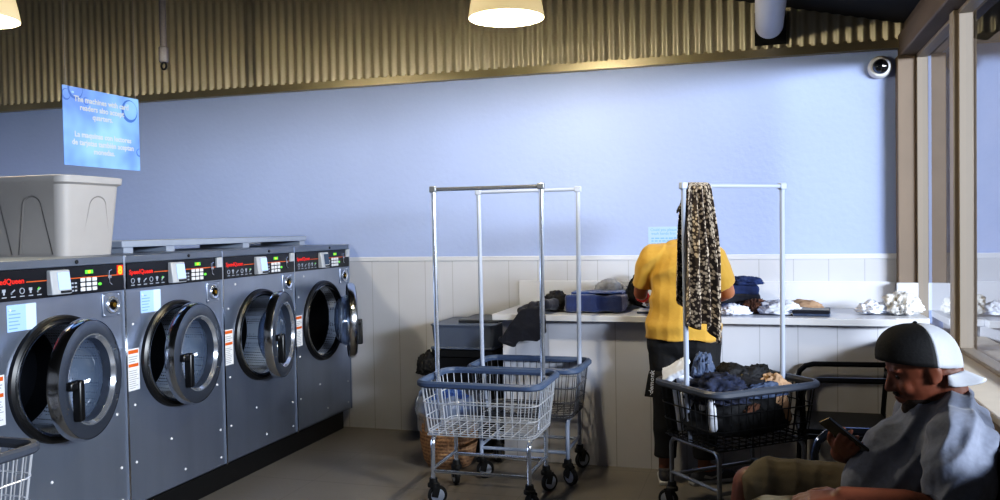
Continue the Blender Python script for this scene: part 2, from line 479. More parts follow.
# the window wall on the right
mb = MB(); mb.bx(.72, 1.0, -2.6, D, -.1, .785)
struct(obj('wall_right', mb, M['lowwall']))
sbox('trim_3', (.70, .97, -2.6, 4.95, .785, .812), M['sill'], .004)
mb = MB(); mb.bx(.80, .98, -2.6, D-.002, 2.385, 2.52); mb.bx(.83, .98, -2.6, D-.002, 2.52, 2.64)
struct(obj('trim_4', mb, M['beam'], bevel=.008))
sbox('trim_5', (.786, .905, D-.09, D-.002, .9, 2.385), M['pil'], .004)
def window(name, y0, y1, rail=.02):
    mb = MB(); x0, x1 = .885, .945; z0, z1 = .812, 2.385
    mb.bx(x0, x1, y0, y1, z0, z0+rail); mb.bx(x0, x1, y0, y1, z1-rail, z1)
    mb.bx(x0, x1, y0, y0+rail, z0, z1); mb.bx(x0, x1, y1-rail, y1, z0, z1)
    f = struct(obj(name, mb, M['frame'], bevel=.003))
    g = MB().add([(.914, a, b) for a, b in ((y0+rail*.5, z0+rail*.5), (y1-rail*.5, z0+rail*.5), (y1-rail*.5, z1-rail*.5), (y0+rail*.5, z1-rail*.5))], [(0, 1, 2, 3)])
    obj('pane', g, M['glass'], f)
window('window_1', 4.45, 5.443); window('window_2', 2.6, 4.37); window('window_3', .7, 2.5); window('window_4', -1.3, .6)
mb = MB()
for y0, y1 in ((4.37, 4.45), (2.5, 2.6), (.6, .7), (-2.6, -1.3)):
    mb.bx(.865, .95, y0, y1, .812, 2.385)
struct(obj('trim_6', mb, M['mull'], bevel=.004))
# beyond the glass: pavement and the wall of the next building, under a shallow roof overhang
o = struct(obj('ground_outside', MB().bx(1.0, 14, -6, 16, -.2, -.1), M['ground']))
o = struct(obj('wall_outside', MB().bx(1.6, 9.0, 9.2, 9.5, -.1, 3.6), M['outwall']))

# ------------------------------------------------------------------ washing machines
XW, WW = -2.80, .748
def circle_hole_panel(mb, x, y0, y1, z0, z1, cy, cz, r, n=64):
    vs = []; fs = []
    for k in range(n):
        a = 2*PI*k/n; c, s = math.cos(a), math.sin(a)
        ty = ((y1-cy)/c if c > 1e-9 else (y0-cy)/c if c < -1e-9 else 1e9)
        tz = ((z1-cz)/s if s > 1e-9 else (z0-cz)/s if s < -1e-9 else 1e9)
        t = min(ty, tz)
        vs += [(x, cy+c*r, cz+s*r), (x, cy+c*t, cz+s*t)]
    for (yy, zz) in ((y0, z0), (y0, z1), (y1, z0), (y1, z1)):
        a = math.atan2(zz-cz, yy-cy) % (2*PI); k = round(a/(2*PI)*n) % n
        vs[2*k+1] = (x, yy, zz)
    for k in range(n):
        j = (k+1) % n; fs.append((2*k, 2*k+1, 2*j+1, 2*j))
    mb.add(vs, fs)
def arc(c, r, a0, a1, n, f): return [f(c, r, a0+(a1-a0)*i/n) for i in range(n+1)]

def washer(idx, ang, notice, lit, label):
    y0 = 2.488+WW*idx
    t = thing('washing_machine', label, 'washing machine', (XW, y0, 0), 0, 'washing machines in the row')
    CY, CZ, R = .365, .82, .268
    mb = MB(); circle_hole_panel(mb, 0, .002, WW-.002, .15, 1.165, CY, CZ, R-.025)
    mb.bx(-.78, -.775, .002, WW-.002, .15, 1.32)
    for y in (.002, WW-.005): mb.bx(-.78, 0, y, y+.003, .15, 1.32)
    mb.bx(-.78, 0, .002, WW-.002, .15, .155)
    mb.cur = 1
    for (y, z) in ((.05, .35), (.7, .35), (.05, .62), (.68, .6), (.12, 1.13), (.05, 1.0), (.4, .22), (.7, .2), (.3, .4)):
        mb.lathe([(0, .004), (.005, .003), (.007, 0)], 8, 'X', (0, y, z))
    obj('cabinet', mb, [M['steel'], M['key']], t, angle=30)
    mb = MB(); mb.bx(-.78, .006, .002, WW-.002, 1.287, 1.322)
    mb.cur = 1; mb.lathe([(0, .012), (.009, .012), (.009, .004)], 14, 'X', (0, .46, 1.305))
    obj('top_cover', mb, [M['steel_dark'], M['black']], t, bevel=.003)
    mb = MB(); mb.bx(-.01, .010, WW-.013, WW-.001, .15, 1.322); obj('edge_strip', mb, M['steel_bright'], t)
    # control panel
    mb = MB(); mb.bx(-.02, .012, .006, WW-.015, 1.166, 1.286); random.seed(3)
    mb.cur = 1; mb.bx(.012, .0128, .19, WW-.02, 1.2345, 1.2385); mb.cur = 2
    for k in range(6):
        y = .03+k*.042; c = [Vector((.0127, y+.013, 1.205))]
        if k % 3 == 0: mb.tube([(.0127, y+.013+.011*math.cos(a), 1.203+.011*math.sin(a)) for a in [i*PI/6 for i in range(12)]], .0018, 6, True)
        elif k % 3 == 1: mb.bx(.012, .0132, y+.004, y+.02, 1.203, 1.214); mb.bx(.012, .0132, y+.008, y+.016, 1.192, 1.203)
        else: mb.box((.0126, y+.012, 1.203), (.0012, .022, .005), Matrix.Rotation(.6, 3, 'X')); mb.bx(.012, .0132, y+.002, y+.008, 1.192, 1.2)
        mb.bx(.012, .0130, y+.002, y+.024, 1.180, 1.184)
    for k in range(6): mb.bx(.012, .013, .422+(k % 2)*.018, .434+(k % 2)*.018, 1.18+(k//2)*.016, 1.187+(k//2)*.016)
    mb.cur = 3; mb.box((.0125, .249, 1.208), (.001, .012, .004), Matrix.Rotation(.7, 3, 'X'))
    cp = obj('control_panel', mb, [M['panel_black'], M['orange'], M['icon'], M['green']], t)
    text('SpeedQueen', .031, M['red'], cp, frame((.0125, .02, 1.233), (0, 1, 0), (0, 0, 1)), 'lettering', 'LEFT', bold=.0006)
    # card reader
    X = Matrix.Translation((.012, .345, 1.226))
    mb = MB(X); mb.prism([(-.02, -.053), (.03, -.05), (.018, .05), (-.02, .052)], .104, Matrix.Translation((0, -.052, 0)))
    rd = obj('card_reader', mb, M['greyplast'], t, bevel=.005)
    mb = MB(X); mb.add([(.0302, -.018, -.03), (.0302, .044, -.03), (.022, .044, .04), (.022, -.018, .04)], [(0, 1, 2, 3)])
    obj('screen', mb, M['screen' if lit else 'screen_dim'], rd)
    mb = MB(X); mb.bx(.024, .034, -.01, .044, -.045, -.035); obj('card_slot', mb, M['black'], rd)
    mb = MB()
    for r in range(3):
        for c in range(3): mb.bx(.012, .017, .47+c*.034, .496+c*.034, 1.178+r*.0205, 1.194+r*.0205)
    obj('keypad', mb, M['key'], cp, bevel=.002)
    mb = MB(); mb.ell((.012, .585, 1.203), (.004, .011, .007)); obj('start_lamp', mb, M['green'], cp)
    mb = MB(); mb.bx(.012, .0135, .50, .545, 1.252, 1.268); mb.cur = 1; mb.bx(.0135, .014, .515, .53, 1.254, 1.266)
    obj('badge', mb, [M['green'], M['yel']], cp)
    mb = MB(); mb.tube([(.014, .655, 1.262), (.014, .64, 1.258), (.014, .638, 1.238), (.014, .640, 1.205), (.014, .655, 1.195)], .003, 6); mb.bx(.012, .02, .628, .648, 1.226, 1.238)
    obj('coin_slot', mb, M['steel_bright'], cp)
    if idx == 0:
        mb = MB(); mb.bx(.012, .0135, .69, .728, 1.236, 1.28); st = obj('number_sticker', mb, M['red'], cp)
        text('8', .052, M['yel'], st, frame((.0138, .709, 1.240), (0, 1, 0), (0, 0, 1)), 'number', bold=.002)
    else:
        mb = MB(); mb.bx(.012, .022, .675, .722, 1.234, 1.286); mb.cur = 1; mb.bx(.022, .0225, .688, .7, 1.25, 1.272)
        obj('switch_plate', mb, [M['greyplast'], M['icon']], cp)
    # coin box lock
    mb = MB(); mb.bx(0, .006, .605, .712, 1.05, 1.158)
    for (y, z) in ((.614, 1.06), (.703, 1.06), (.614, 1.148), (.703, 1.148)): mb.lathe([(0, .011), (.006, .009), (.007, .006)], 8, 'X', (0, y, z))
    lk = obj('coin_box', mb, M['steel'], t, bevel=.003)
    obj('lock_rim', MB().lathe([(.024, .006), (.04, .006), (.04, .016), (.034, .020), (.024, .016)], 24, 'X', (0, .66, 1.104)), M['chrome'], lk)
    mb = MB().lathe([(0, .008), (.026, .008)], 24, 'X', (0, .66, 1.104)); mb.cur = 1; mb.lathe([(0, .022), (.011, .022), (.011, .008)], 14, 'X', (0, .66, 1.104))
    obj('lock_cylinder', mb, [M['black'], M['brass']], lk)
    if notice:
        mb = MB(); mb.bx(0, .0015, .105, .195, 1.045, 1.15); mb.cur = 1
        mb.bx(.0, .0017, .195, .245, 1.045, 1.15); mb.cur = 2
        for k in range(6): mb.bx(.0015, .0019, .113, .113+random.uniform(.03, .07), 1.055+k*.014, 1.059+k*.014)
        obj('blue_notice', mb, [M['notice'], M['notice2'], M['noticetx']], t)
    mb = MB(); mb.bx(0, .0015, .006, .084, .69, .885); mb.cur = 1
    mb.bx(.0015, .002, .012, .078, .862, .879); mb.bx(.0015, .002, .012, .078, .80, .815); mb.cur = 2
    for k in range(9): mb.bx(.0015, .0019, .014, .014+random.uniform(.04, .062), .70+k*.010, .7035+k*.010)
    for k in range(3): mb.bx(.0015, .0019, .014, .014+random.uniform(.04, .062), .823+k*.011, .827+k*.011)
    obj('warning_label', mb, [M['label'], M['orange'], M['labeltx']], t)
    # porthole bezel and drum
    obj('door_bezel', MB().lathe([(R-.025, .0), (R-.028, .016), (R-.014, .024), (R-.003, .016), (R, .0)], 64, 'X', (0, CY, CZ)), M['black'], t)
    dz = -.085 if idx == 3 else -.25
    dr = obj('drum', MB().lathe([(R-.026, .016), (R-.036, .0), (R-.040, dz)], 64, 'X', (0, CY, CZ)), M['perf'], t)
    obj('drum_lip', MB().lathe([(R-.026, .018), (R-.030, .025), (R-.040, .020), (R-.038, -.01)], 64, 'X', (0, CY, CZ)), M['steel_bright'], dr)
    obj('shaded_drum_back', MB().lathe([(R-.041, dz+.004), (R-.04, -.36), (.1, -.35), (.09, -.33), (.0, -.325)], 48, 'X', (0, CY, CZ)), M['drum_shade'], dr)
    # door: its own hinge on the far side
    hy = CY+R-.005
    ro = .252
    mb = MB().lathe([(.168, .002), (.172, .034), (.19, .05), (.225, .053), (.244, .044), (.238, .004), (.168, .002)], 64, 'X', (0.0, -(hy-CY), 0)); mb.cur = 1
    for sg in (-1, 1):
        for q in (-.012, .012): mb.ell((.051, -(hy-CY)+.215*math.cos(.55), sg*.215*math.sin(.55)+q), .005, nu=8, nv=6)
    for q in (-.02, 0): mb.ell((.051, -(hy-CY)-.215*math.cos(.4)+q*.2, .215*math.sin(.4)*-1+q), .004, nu=8, nv=6)
    d = obj('door', mb, [M['ring'], M['steel_bright']], t,
            loc=(.034, hy, CZ), rot=(0, 0, math.radians(ang)))
    obj('outer_rim', MB().lathe([(.243, -.004), (.253, .0), (.254, .03), (.246, .045)], 64, 'X', (0, -(hy-CY), 0)), M['steel_bright'], d)
    obj('inner_rim', MB().lathe([(.172, .036), (.183, .051), (.189, .0515), (.189, .046)], 64, 'X', (0, -(hy-CY), 0)), M['chrome'], d)
    obj('porthole', MB().lathe([(.172, .03), (.168, -.02), (.15, -.055), (.12, -.075), (.07, -.088), (0, -.092)], 48, 'X', (0, -(hy-CY), 0)), M['door_glass'], d)
    mb = MB(); mb.bx(.045, .075, -(hy-CY)-.205, -(hy-CY)-.13, -.015, .02); mb.bx(.048, .085, -(hy-CY)-.16, -(hy-CY)-.125, -.145, .02)
    obj('handle', mb, M['black'], d, bevel=.008)
    mb = MB()
    mb.lathe([(0, .11), (.010, .11), (.010, -.11), (0, -.11)], 12, 'Z', (.01, 0, 0))
    for s in (-1, 1):
        mb.lathe([(0, .03), (.012, .03), (.012, -.03)], 12, 'Z', (.01, 0.0, s*.07)); mb.bx(-.02, .03, -.03, .02, s*.07-.018, s*.07+.018)
    obj('hinge', mb, M['steel'], d, bevel=.003)
washer(0, 14, True, True, 'nearest stainless washer with orange number sticker and ajar porthole door, below the hanging sign')
washer(1, 9, True, True, 'stainless washer with blue notice, ajar door and grey switch plate, second from the camera')
washer(2, 15, False, True, 'stainless washer without blue notice, lit reader screen and half-turned porthole door')
washer(3, 30, False, False, 'stainless washer at the far end of row by the wall, porthole door swung wide open')
mb = MB(); mb.bx(-3.58, -2.86, 2.3, 5.47, 0, .149)
tag(obj('machine_plinth', mb, M['plinth'], bevel=.006), 'long black base under the row of washing machines', 'plinth')
# long cover board resting on spacers on top of the machines
t = thing('cover_board', 'long grey board raised on spacers along the washer tops', 'board', (0, 0, 0))
obj('board', MB().bx(-3.5, -3.12, 3.6, 5.46, 1.352, 1.386), M['lidgrey'], t, bevel=.004)
for y in (3.62, 3.95, 4.68, 5.38): obj('spacer', MB().bx(-3.45, -3.13, y, y+.07, 1.322, 1.352), M['lidgrey'], t)

# off-white tub on the first machine
def rr(w, d, r, n=6, cx=0, cy=0, z=0):
    pts = []
    for (sx, sy, a0) in ((1, 1, 0), (-1, 1, PI/2), (-1, -1, PI), (1, -1, 3*PI/2)):
        for i in range(n+1):
            a = a0+PI/2*i/n; pts.append((cx+sx*(w/2-r)+r*math.cos(a), cy+sy*(d/2-r)+r*math.sin(a), z))
    return pts
def loft(mb, loops, cap0=False, cap1=False):
    n = len(loops[0]); vs = [p for l in loops for p in l]; fs = []
    for i in range(len(loops)-1):
        for k in range(n):
            j = (k+1) % n; fs.append((i*n+k, i*n+j, (i+1)*n+j, (i+1)*n+k))
    if cap0: fs.append(tuple(range(n))[::-1])
    if cap1: fs.append(tuple((len(loops)-1)*n+k for k in range(n)))
    mb.add(vs, fs)
def rr_at(loop, fx, fy, z): return [(p[0]*fx, p[1]*fy, z) for p in loop]
t = thing('plastic_tub', 'off-white plastic tub with tapered recesses on top of nearest washer', 'tub', (-3.33, 3.335, 1.322))
base = rr(.58, .385, .06, 8); mb = MB()
loft(mb, [rr_at(base, .86, .84, 0.005), rr_at(base, .88, .86, 0), rr_at(base, .99, .99, .335), rr_at(base, 1.05, 1.06, .345), rr_at(base, 1.06, 1.07, .375), rr_at(base, 1.0, 1.0, .378), rr_at(base, .96, .95, .36), rr_at(base, .84, .82, .02)], True, True)
obj('tub_body', mb, M['tub'], t, angle=50)
def recess(side, off):
    """tapered arch relief: wide at the foot, narrow rounded head"""
    pts = []
    for i in range(13):
        a = PI*i/12; pts.append((math.cos(a)*.055, .235+math.sin(a)*.05))
    pts += [(-.1, .01), (.1, .01)]
    mb = MB(); vs = []
    for (u, z) in pts:
        k = .865+.125*z/.335
        if side == 'x': vs.append((.29*k+.003, off+u, z))
        else: vs.append((off+u, -.1925*k-.003, z))
    ins = []
    for (u, z) in pts:
        k = .865+.125*z/.335; u2 = u*.78; z2 = .012+(z-.012)*.93
        if side == 'x': ins.append((.29*k-.006, off+u2, z2))
        else: ins.append((off+u2, -.1925*k+.006, z2))
    n = len(pts); mb.add(vs+ins, [tuple(range(n, 2*n))]+[(i, (i+1) % n, (i+1) % n+n, i+n) for i in range(n)])
    obj('recess', mb, M['tub_shade'], t)
recess('x', .03); recess('y', .10); recess('y', -.14)

# hanging sign
t = thing('hanging_sign', 'blue bilingual sign with bubble print hanging above the nearest washer', 'sign', (-2.95, 3.06, 1.735))
W_, H_ = .485, .355
mb = MB(); mb.bx(-.002, 0, 0, W_, 0, H_); mb.cur = 1
def ring(cy, cz, ro, w, a0=0, a1=2*PI):
    n = 28; vs = []; fs = []
    for i in range(n+1):
        a = a0+(a1-a0)*i/n
        k = w*(.55+.45*math.sin(a-2.2))
        for r in (ro, ro-k): vs.append((.0003, min(max(cy+r*math.cos(a), .0), W_), min(max(cz+r*1.0*math.sin(a), 0), H_)))
    for i in range(n): fs.append((2*i, 2*i+1, 2*i+3, 2*i+2))
    mb.add(vs, fs)
ring(.42, .288, .055, .018); ring(.075, .345, .045, .012); ring(.02, .315, .026, .010); ring(.14, .30, .018, .005); ring(.48, .09, .02, .008)
mb.cur = 2; mb.ell((.0004, .405, .315), (.0003, .012, .007)); mb.ell((.0004, .06, .33), (.0003, .008, .005))
sh = obj('sheet', mb, [M['sign'], M['bubble'], M['bubble2']], t)
X1 = frame((.0006, .24, .292), (0, 1, 0), (0, 0, 1))
text('The machines with card\nreaders also accept\nquarters.', .036, M['sign_tx'], sh, X1, space=1.02, bold=.0008)
X1 = frame((.0006, .245, .132), (0, 1, 0), (0, 0, 1))
text('La maquinas con lectores\nde tarjetas también aceptan\nmonedas.', .0355, M['sign_tx'], sh, X1, space=1.02, bold=.0008)
for y in (.02, W_-.02):
    obj('wire', MB().tube([(-.001, y, H_-.004), (-.001, y, 1.72)], .0012, 5), M['pole'], t)

# pendant lamps
def lamp(x, y, zb, label):
    t = thing('pendant_lamp', label, 'lamp', (x, y, zb), 0, 'pendant lamps')
    prof = [(.182, 0), (.186, .004), (.176, .06), (.16, .13), (.135, .19), (.09, .225), (.05, .235), (.05, .23), (.088, .219), (.13, .185), (.155, .128), (.171, .06), (.178, .006)]
    obj('lamp_shade', MB().lathe(prof, 48, closed=True), M['shade'], t)
    obj('bulb', MB().ell((0, 0, .11), (.05, .05, .07)), M['bulb'], t)
    obj('socket', MB().lathe([(0, .17), (.03, .17), (.045, .22), (.055, .25), (.03, .28), (0, .28)], 20), M['pole'], t)
    top = 2.78-.235*x-zb
    obj('cord', MB().tube([(0, 0, .27), (0, 0, top)], .006, 8), M['pole'], t)
    obj('ceiling_plate', MB().lathe([(0, top-.03), (.05, top-.03), (.06, top+.02), (0, top+.02)], 20), M['pole'], t)
    l = bpy.data.lights.new('lamp_light', 'POINT'); l.energy = 62; l.color = (1, .87, .62); l.shadow_soft_size = .06
    lo = bpy.data.objects.new('lamp_light', l); COL.objects.link(lo); lo.parent = t; lo.location = (0, 0, -.03)
lamp(-1.165, 4.0, 2.44, 'frosted glass pendant lamp at the top centre, above the two empty carts')
lamp(-3.475, 3.1, 2.43, 'frosted glass pendant lamp at the top left, over the nearest washers')

# conduit drop with hook, vent pipe, camera
t = thing('ceiling_conduit', 'grey conduit dropping from the roof with a ring at its end', 'conduit', (-3.545, 4.5, 2.55))
obj('tube', MB().tube([(0, 0, 0), (0, 0, 1.1)], .021, 12), M['pole'], t)
obj('coupling', MB().lathe([(0, -.06), (.026, -.06), (.03, -.05), (.03, .03), (.022, .04)], 16), M['pole'], t)
obj('ring', MB().tube([(.018*math.cos(a), 0, -.082+.022*math.sin(a)) for a in [i*PI/8 for i in range(16)]], .006, 8, True), M['black'], t)
t = thing('vent_pipe', 'pale grey pipe running overhead into square hole in corrugated metal', 'pipe', (.075, D, 2.615))
obj('pipe', MB().tube([(0, -.16, 0), (0, -2.9, -.0)], .082, 28), M['pipe'], t)
obj('pipe_end', MB().lathe([(0, 0), (.05, .005), (.075, .03), (.082, .08)], 28, 'Y', (0, -.2, 0)), M['pipe'], t)
obj('hole_plate', MB().bx(-.085, .10, -.035, -.026, -.10, .10), M['hole'], t)  # flat black plate painted for the shade inside the hole
t = thing('security_camera', 'white dome security camera high on the blue wall by corner', 'camera', (.70, D, 2.335))
obj('housing', MB().lathe([(.055, -.002), (.066, .002), (.066, .03), (.055, .048), (.045, .05), (.042, .04)], 32, '-Y'), M['cam_white'], t)
obj('dome', MB().lathe([(.046, .04), (.043, .06), (.034, .078), (.018, .088), (0, .091)], 32, '-Y'), M['cam_dome'], t)
t = thing('wall_notice', 'small pale notice with light blue print on the blue wall above counter', 'notice', (-.68, D-.001, 1.265))
mtx = mat('notice_blue_print', '7fb4e4', .5)
mb = MB(); mb.bx(0, .195, -.002, 0, 0, .145); mb.cur = 1; random.seed(5)
for k in range(4):
    x = .02
    while x < .17:
        w_ = random.uniform(.012, .03); mb.bx(x, min(x+w_, .18), -.0026, -.002, .015+k*.017, .024+k*.017); x += w_+.006
sh = obj('sheet', mb, [mat('notice_paper', 'aecdf0', .5), mtx], t)
text('Could you please\nwash hands first', .024, mtx, sh, frame((.0975, -.0024, .118), (1, 0, 0), (0, 0, 1)), bold=.0004)

# ------------------------------------------------------------------ folding counter
t = thing('folding_counter', 'long white wall counter with panelled front and low backsplash', 'counter', (0, 0, 0))
mb = MB(); mb.bx(-1.545, .70, 4.885, D-.012, .862, .90); mb.bx(.70, .868, 4.96, D-.09, .862, .90)
obj('worktop', mb, M['worktop'], t, bevel=.004)
mb = MB(); mb.bx(-1.50, .72, 4.955, 4.975, 0, .862); obj('front_panel', mb, M['panel'], t)
obj('end_panel', MB().bx(-1.50, -1.48, 4.975, D-.012, 0, .862), M['panel'], t)
obj('backsplash', MB().bx(-1.545, .775, D-.035, D-.012, .90, 1.062), M['white_paint'], t, bevel=.003)
obj('corner_block', MB().bx(.772, .886, D-.125, D-.09, .90, 1.06), M['white_paint'], t, bevel=.003)

# ------------------------------------------------------------------ laundry carts
def cart(loc, rz, label, rim_m, wire_m, leg_m, rack_m, W=.61, Dp=.47, zs=1., rack=True, top=1.63, joint=None, rw=None):
    t = thing('laundry_cart', label, 'cart', (*loc, 0), rz, 'wire laundry carts')
    zr = .615*zs; r = .075
    top_loop = rr(W, Dp, r, 6)
    k = 1.
    prof = [(-.012, .002), (.006, .0), (.016, .009), (.016, .025), (.006, .034), (-.010, .033), (-.016, .018)]
    obj('bumper_rim', MB().sweep([(p[0]*.97, p[1]*.97, zr) for p in top_loop], prof), rim_m, t)
    zb = zr-.245
    mb = MB(); wr = .0026
    def wl(f, z): return [(p[0]*f, p[1]*f, z) for p in rr(W, Dp, r, 5)]
    def per(loop, n):
        P = [Vector(p) for p in loop]+[Vector(loop[0])]; seg = [(P[i+1]-P[i]).length for i in range(len(P)-1)]; L = sum(seg); out = []
        for q in range(n):
            d = L*q/n; i = 0
            while d > seg[i]: d -= seg[i]; i += 1
            out.append(P[i].lerp(P[i+1], d/seg[i]))
        return out
    nw = 48
    A, B = per(wl(.955, zr+.01), nw), per(wl(.86, zb), nw)
    for a, b in zip(A, B): mb.tube([a, b], wr, 5)
    for f, z in ((.925, zr-.08), (.893, zr-.16), (.86, zb), (.858, zb+.012)): mb.tube(wl(f, z), wr*1.25, 6, True)
    bw, bd = W*.86/2-.01, Dp*.86/2-.01
    for i in range(11):
        x = -bw+2*bw*i/10; mb.tube([(x, -bd, zb), (x, bd, zb)], wr, 5)
    for i in range(9):
        y = -bd+2*bd*i/8; mb.tube([(-bw, y, zb-.004), (bw, y, zb-.004)], wr, 5)
    obj('wire_basket', mb, wire_m, t)
    # inverted-U leg frames
    lx, ly = W*.385, Dp*.37; rt = .0115; zl = .125
    for s in (-1, 1):
        pts = [(s*lx, -ly, zl), (s*lx, -ly, zb-.06)] + [(s*lx, -ly+.045*(1-math.cos(a)), zb-.06+.045*math.sin(a)) for a in (PI/8, PI/4, 3*PI/8, PI/2)]
        pts += [(s*lx, ly-.045*(1-math.cos(a)), zb-.06+.045*math.sin(a)) for a in (PI/2, 3*PI/8, PI/4, PI/8)] + [(s*lx, ly, zb-.06), (s*lx, ly, zl)]
        lf = obj('leg_frame', MB().tube(pts, rt, 10), leg_m, t)
        obj('side_stretcher', MB().tube([(s*lx, -ly, .19), (s*lx, ly, .19)], rt*.85, 8), leg_m, lf)
    for y in (-ly, ly): obj('cross_stretcher', MB().tube([(-lx, y, .175), (lx, y, .175)], rt*.85, 8), leg_m, t)
    i = 0
    for sx in (-1, 1):
        for sy in (-1, 1):
            sw = (.5, 2.2, -.6, .9)[i]; i += 1
            X = Matrix.Translation((sx*lx, sy*ly, 0)) @ Matrix.Rotation(sw, 4, 'Z')
            mb = MB(X); mb.lathe([(0, .14), (.02, .14), (.022, .118), (.03, .112), (.03, .096), (.014, .092)], 16)
            for s in (-1, 1): mb.box((.012, s*.017, .075), (.034, .004, .065), Matrix.Rotation(.25, 3, 'Y'))
            c = obj('caster', mb, M['rubber'], t)
            c['label'] = 'swivel caster with black housing'
            mb = MB(X @ Matrix.Translation((.02, 0, .05))); mb.lathe([(.03, -.013), (.046, -.012), (.05, -.005), (.05, .005), (.046, .012), (.03, .013)], 28, 'Y', closed=False)
            mb.cur = 1; mb.lathe([(0, -.015), (.012, -.015), (.037, -.0125), (.037, .0125), (.012, .015), (0, .015)], 24, 'Y')
            obj('wheel', mb, [M['rubber'], M['hub']], c)
    if rack:
        px = rw or W/2-.012
        z0 = zb
        mb = MB()
        rk = obj('garment_rack', MB().tube([(-px, 0, top), (px, 0, top)], .0105, 10), rack_m, t)
        for s in (-1, 1):
            obj('upright', MB().tube([(s*px*.91, 0, z0), (s*px*.98, 0, zr+.02), (s*px, 0, top+.012)], .0125, 10), rack_m, rk)
            obj('joint', MB().box((s*px, 0, top), (.038, .03, .034)), joint or rack_m, rk, bevel=.006)
    return t
cart_chrome = cart((-1.355, 4.22), .0, 'empty chrome laundry cart with blue-grey rim and chrome garment bar, front of the pair', M['rim_blue'], M['wire'], M['chrome'], M['chrome'], joint=M['gtube'], W=.665, rw=.295)
cart_rear = cart((-1.265, 4.712), .0, 'wire laundry cart with white painted garment bar standing behind the chrome cart', M['rim_blue'], M['wire_grey'], M['wtube'], M['wtube'], W=.65, Dp=.44, rw=.295)
DC, DR = (-.11, 4.30), math.radians(41)
cart_dark = cart(DC, DR, 'dark wire laundry cart piled with clothes, white garment bar with flecked cloth on it', M['rim_dark'], M['wire_dark'], M['gtube'], M['wtube'], W=.66, Dp=.50, zs=1.02, rw=.30, top=1.605)
cart((-2.545, 2.005), PI/2, 'wire laundry cart cut off at the bottom left, in front of nearest washer', M['rim_dark'], M['wire'], M['chrome'], M['chrome'], W=.61, Dp=.43, zs=1.12, rack=False)

# ------------------------------------------------------------------ clothes
def crumple(name, label, cat, loc, size, seed, m, group=None, amp=.16, k=3.2, rz=0., voxel=None, parent=None):
    bmh = bmesh.new(); bmesh.ops.create_icosphere(bmh, subdivisions=5, radius=1.)
    for v in bmh.verts:
        p = v.co.copy()
        a = noise.noise(p*k*.5+Vector((seed*3.1, seed, -seed))); b = noise.noise(p*k+Vector((seed, seed*1.7, 4))); c = noise.noise(p*k*2.1+Vector((2, seed, seed)))
        d = 1+amp*(1.8*a+1.3*(1-2.2*abs(b))+.7*(1-2*abs(c)))
        q = p*d
        z = q.z if q.z > 0 else q.z*.25
        v.co = Vector((q.x*size[0]/2, q.y*size[1]/2, z*size[2]))
    zmin = min(v.co.z for v in bmh.verts)
    for v in bmh.verts: v.co.z -= zmin
    me = bpy.data.meshes.new(name); bmh.to_mesh(me); bmh.free(); finish(me, m, None, 180, False)
    o = bpy.data.objects.new(name, me); COL.objects.link(o); o.location = loc; o.rotation_euler = (0, 0, rz)
    if parent: o.parent = parent; return o
    return tag(o, label, cat, group)

def folded(name, label, cat, loc, size, layers, seed, mats, rz=0, group=None):
    """garment folded flat: each layer a part with a rounded fold at the front"""
    t = thing(name, label, cat, loc, rz, group)
    w, d, h = size; lh = h/layers
    for i in range(layers):
        random.seed(seed*10+i)
        ww = w*random.uniform(.9, 1.); dd = d*random.uniform(.88, 1.)
        mb = MB(); mb.box((random.uniform(-.01, .01), 0, lh*(i+.5)), (ww, dd, lh*.95))
        o = blob('fold_layer', mb, mats[i % len(mats)], t, max(.0035, min(.007, lh*.22)), 5, fold(9, lh*.16, seed+i*3))
    return t
CT = .9005
# dark jacket hanging over the counter end
mb = MB(); X = Matrix.Translation((0, 4.842, 0))
mb.prism([(-1.43, .90), (-1.40, .935), (-1.27, .955), (-1.255, .80), (-1.31, .745), (-1.375, .75), (-1.42, .745), (-1.445, .715), (-1.535, .735), (-1.515, .775), (-1.47, .84)], .034, X)
mb.cap((-1.34, 4.88, .945), .032, (-1.30, 5.05, .935), .030); mb.cap((-1.41, 4.875, .925), .024, (-1.36, 5.04, .93), .026)
mb.cap((-1.27, 4.89, .965), .03, (-1.24, 5.1, .94), .035)
t = thing('dark_jacket', 'black navy jacket hanging over the left end of the counter', 'jacket')
blob('jacket_body', mb, M['navy'], t, .006, 4, fold(8, .008, 2.)); t.location.x = .05
mb = MB(); mb.cap((-1.53, 4.858, .75), .02, (-1.455, 4.858, .725), .02); blob('cuff', mb, M['navy'], t, .005, 3)
crumple('dark_sock', 'small crumpled black garment lying beside blue rolled towel on counter', 'garment', (-1.20, 5.13, CT), (.16, .18, .085), 3, M['blackcloth'], amp=.12)
crumple('small_cloth', 'little brown-grey cloth between black garment and blue towel', 'cloth', (-1.11, 5.10, CT), (.07, .1, .03), 5, M['greycloth'])
t = thing('blue_towel', 'thick dark blue towel folded into a roll on the counter', 'towel', (-.945, 5.10, CT))
mb = MB(); mb.box((0, 0, .057), (.35, .21, .10)); blob('towel_body', mb, M['towel'], t, .008, 22, fold(7, .008, 1.))
mb = MB(); mb.box((0.01, .02, .116), (.31, .15, .012)); blob('lit_top_fold', mb, mat('blue_terry_lit', '2a4a8c', .95, var=.2, vscale=30, bump=.7, bscale=160, sheen=.5), t, .006, 4, fold(8, .006, 5.))  # paler blue top: light falling on the towel, put into its colour
crumple('grey_clothes', 'heap of mixed grey and white laundry behind the blue towel', 'laundry', (-.90, 5.36, CT), (.27, .18, .105), 7, M['greycloth'], amp=.14)
crumple('black_garment', 'black garment heaped behind blue towel by the woman', 'garment', (-.70, 5.36, CT), (.15, .2, .14), 11, M['blackcloth'])
crumple('white_shirt', 'white garment on the counter beside her braceleted wrist', 'garment', (-.58, 5.24, CT), (.16, .2, .13), 13, M['whitecloth'])
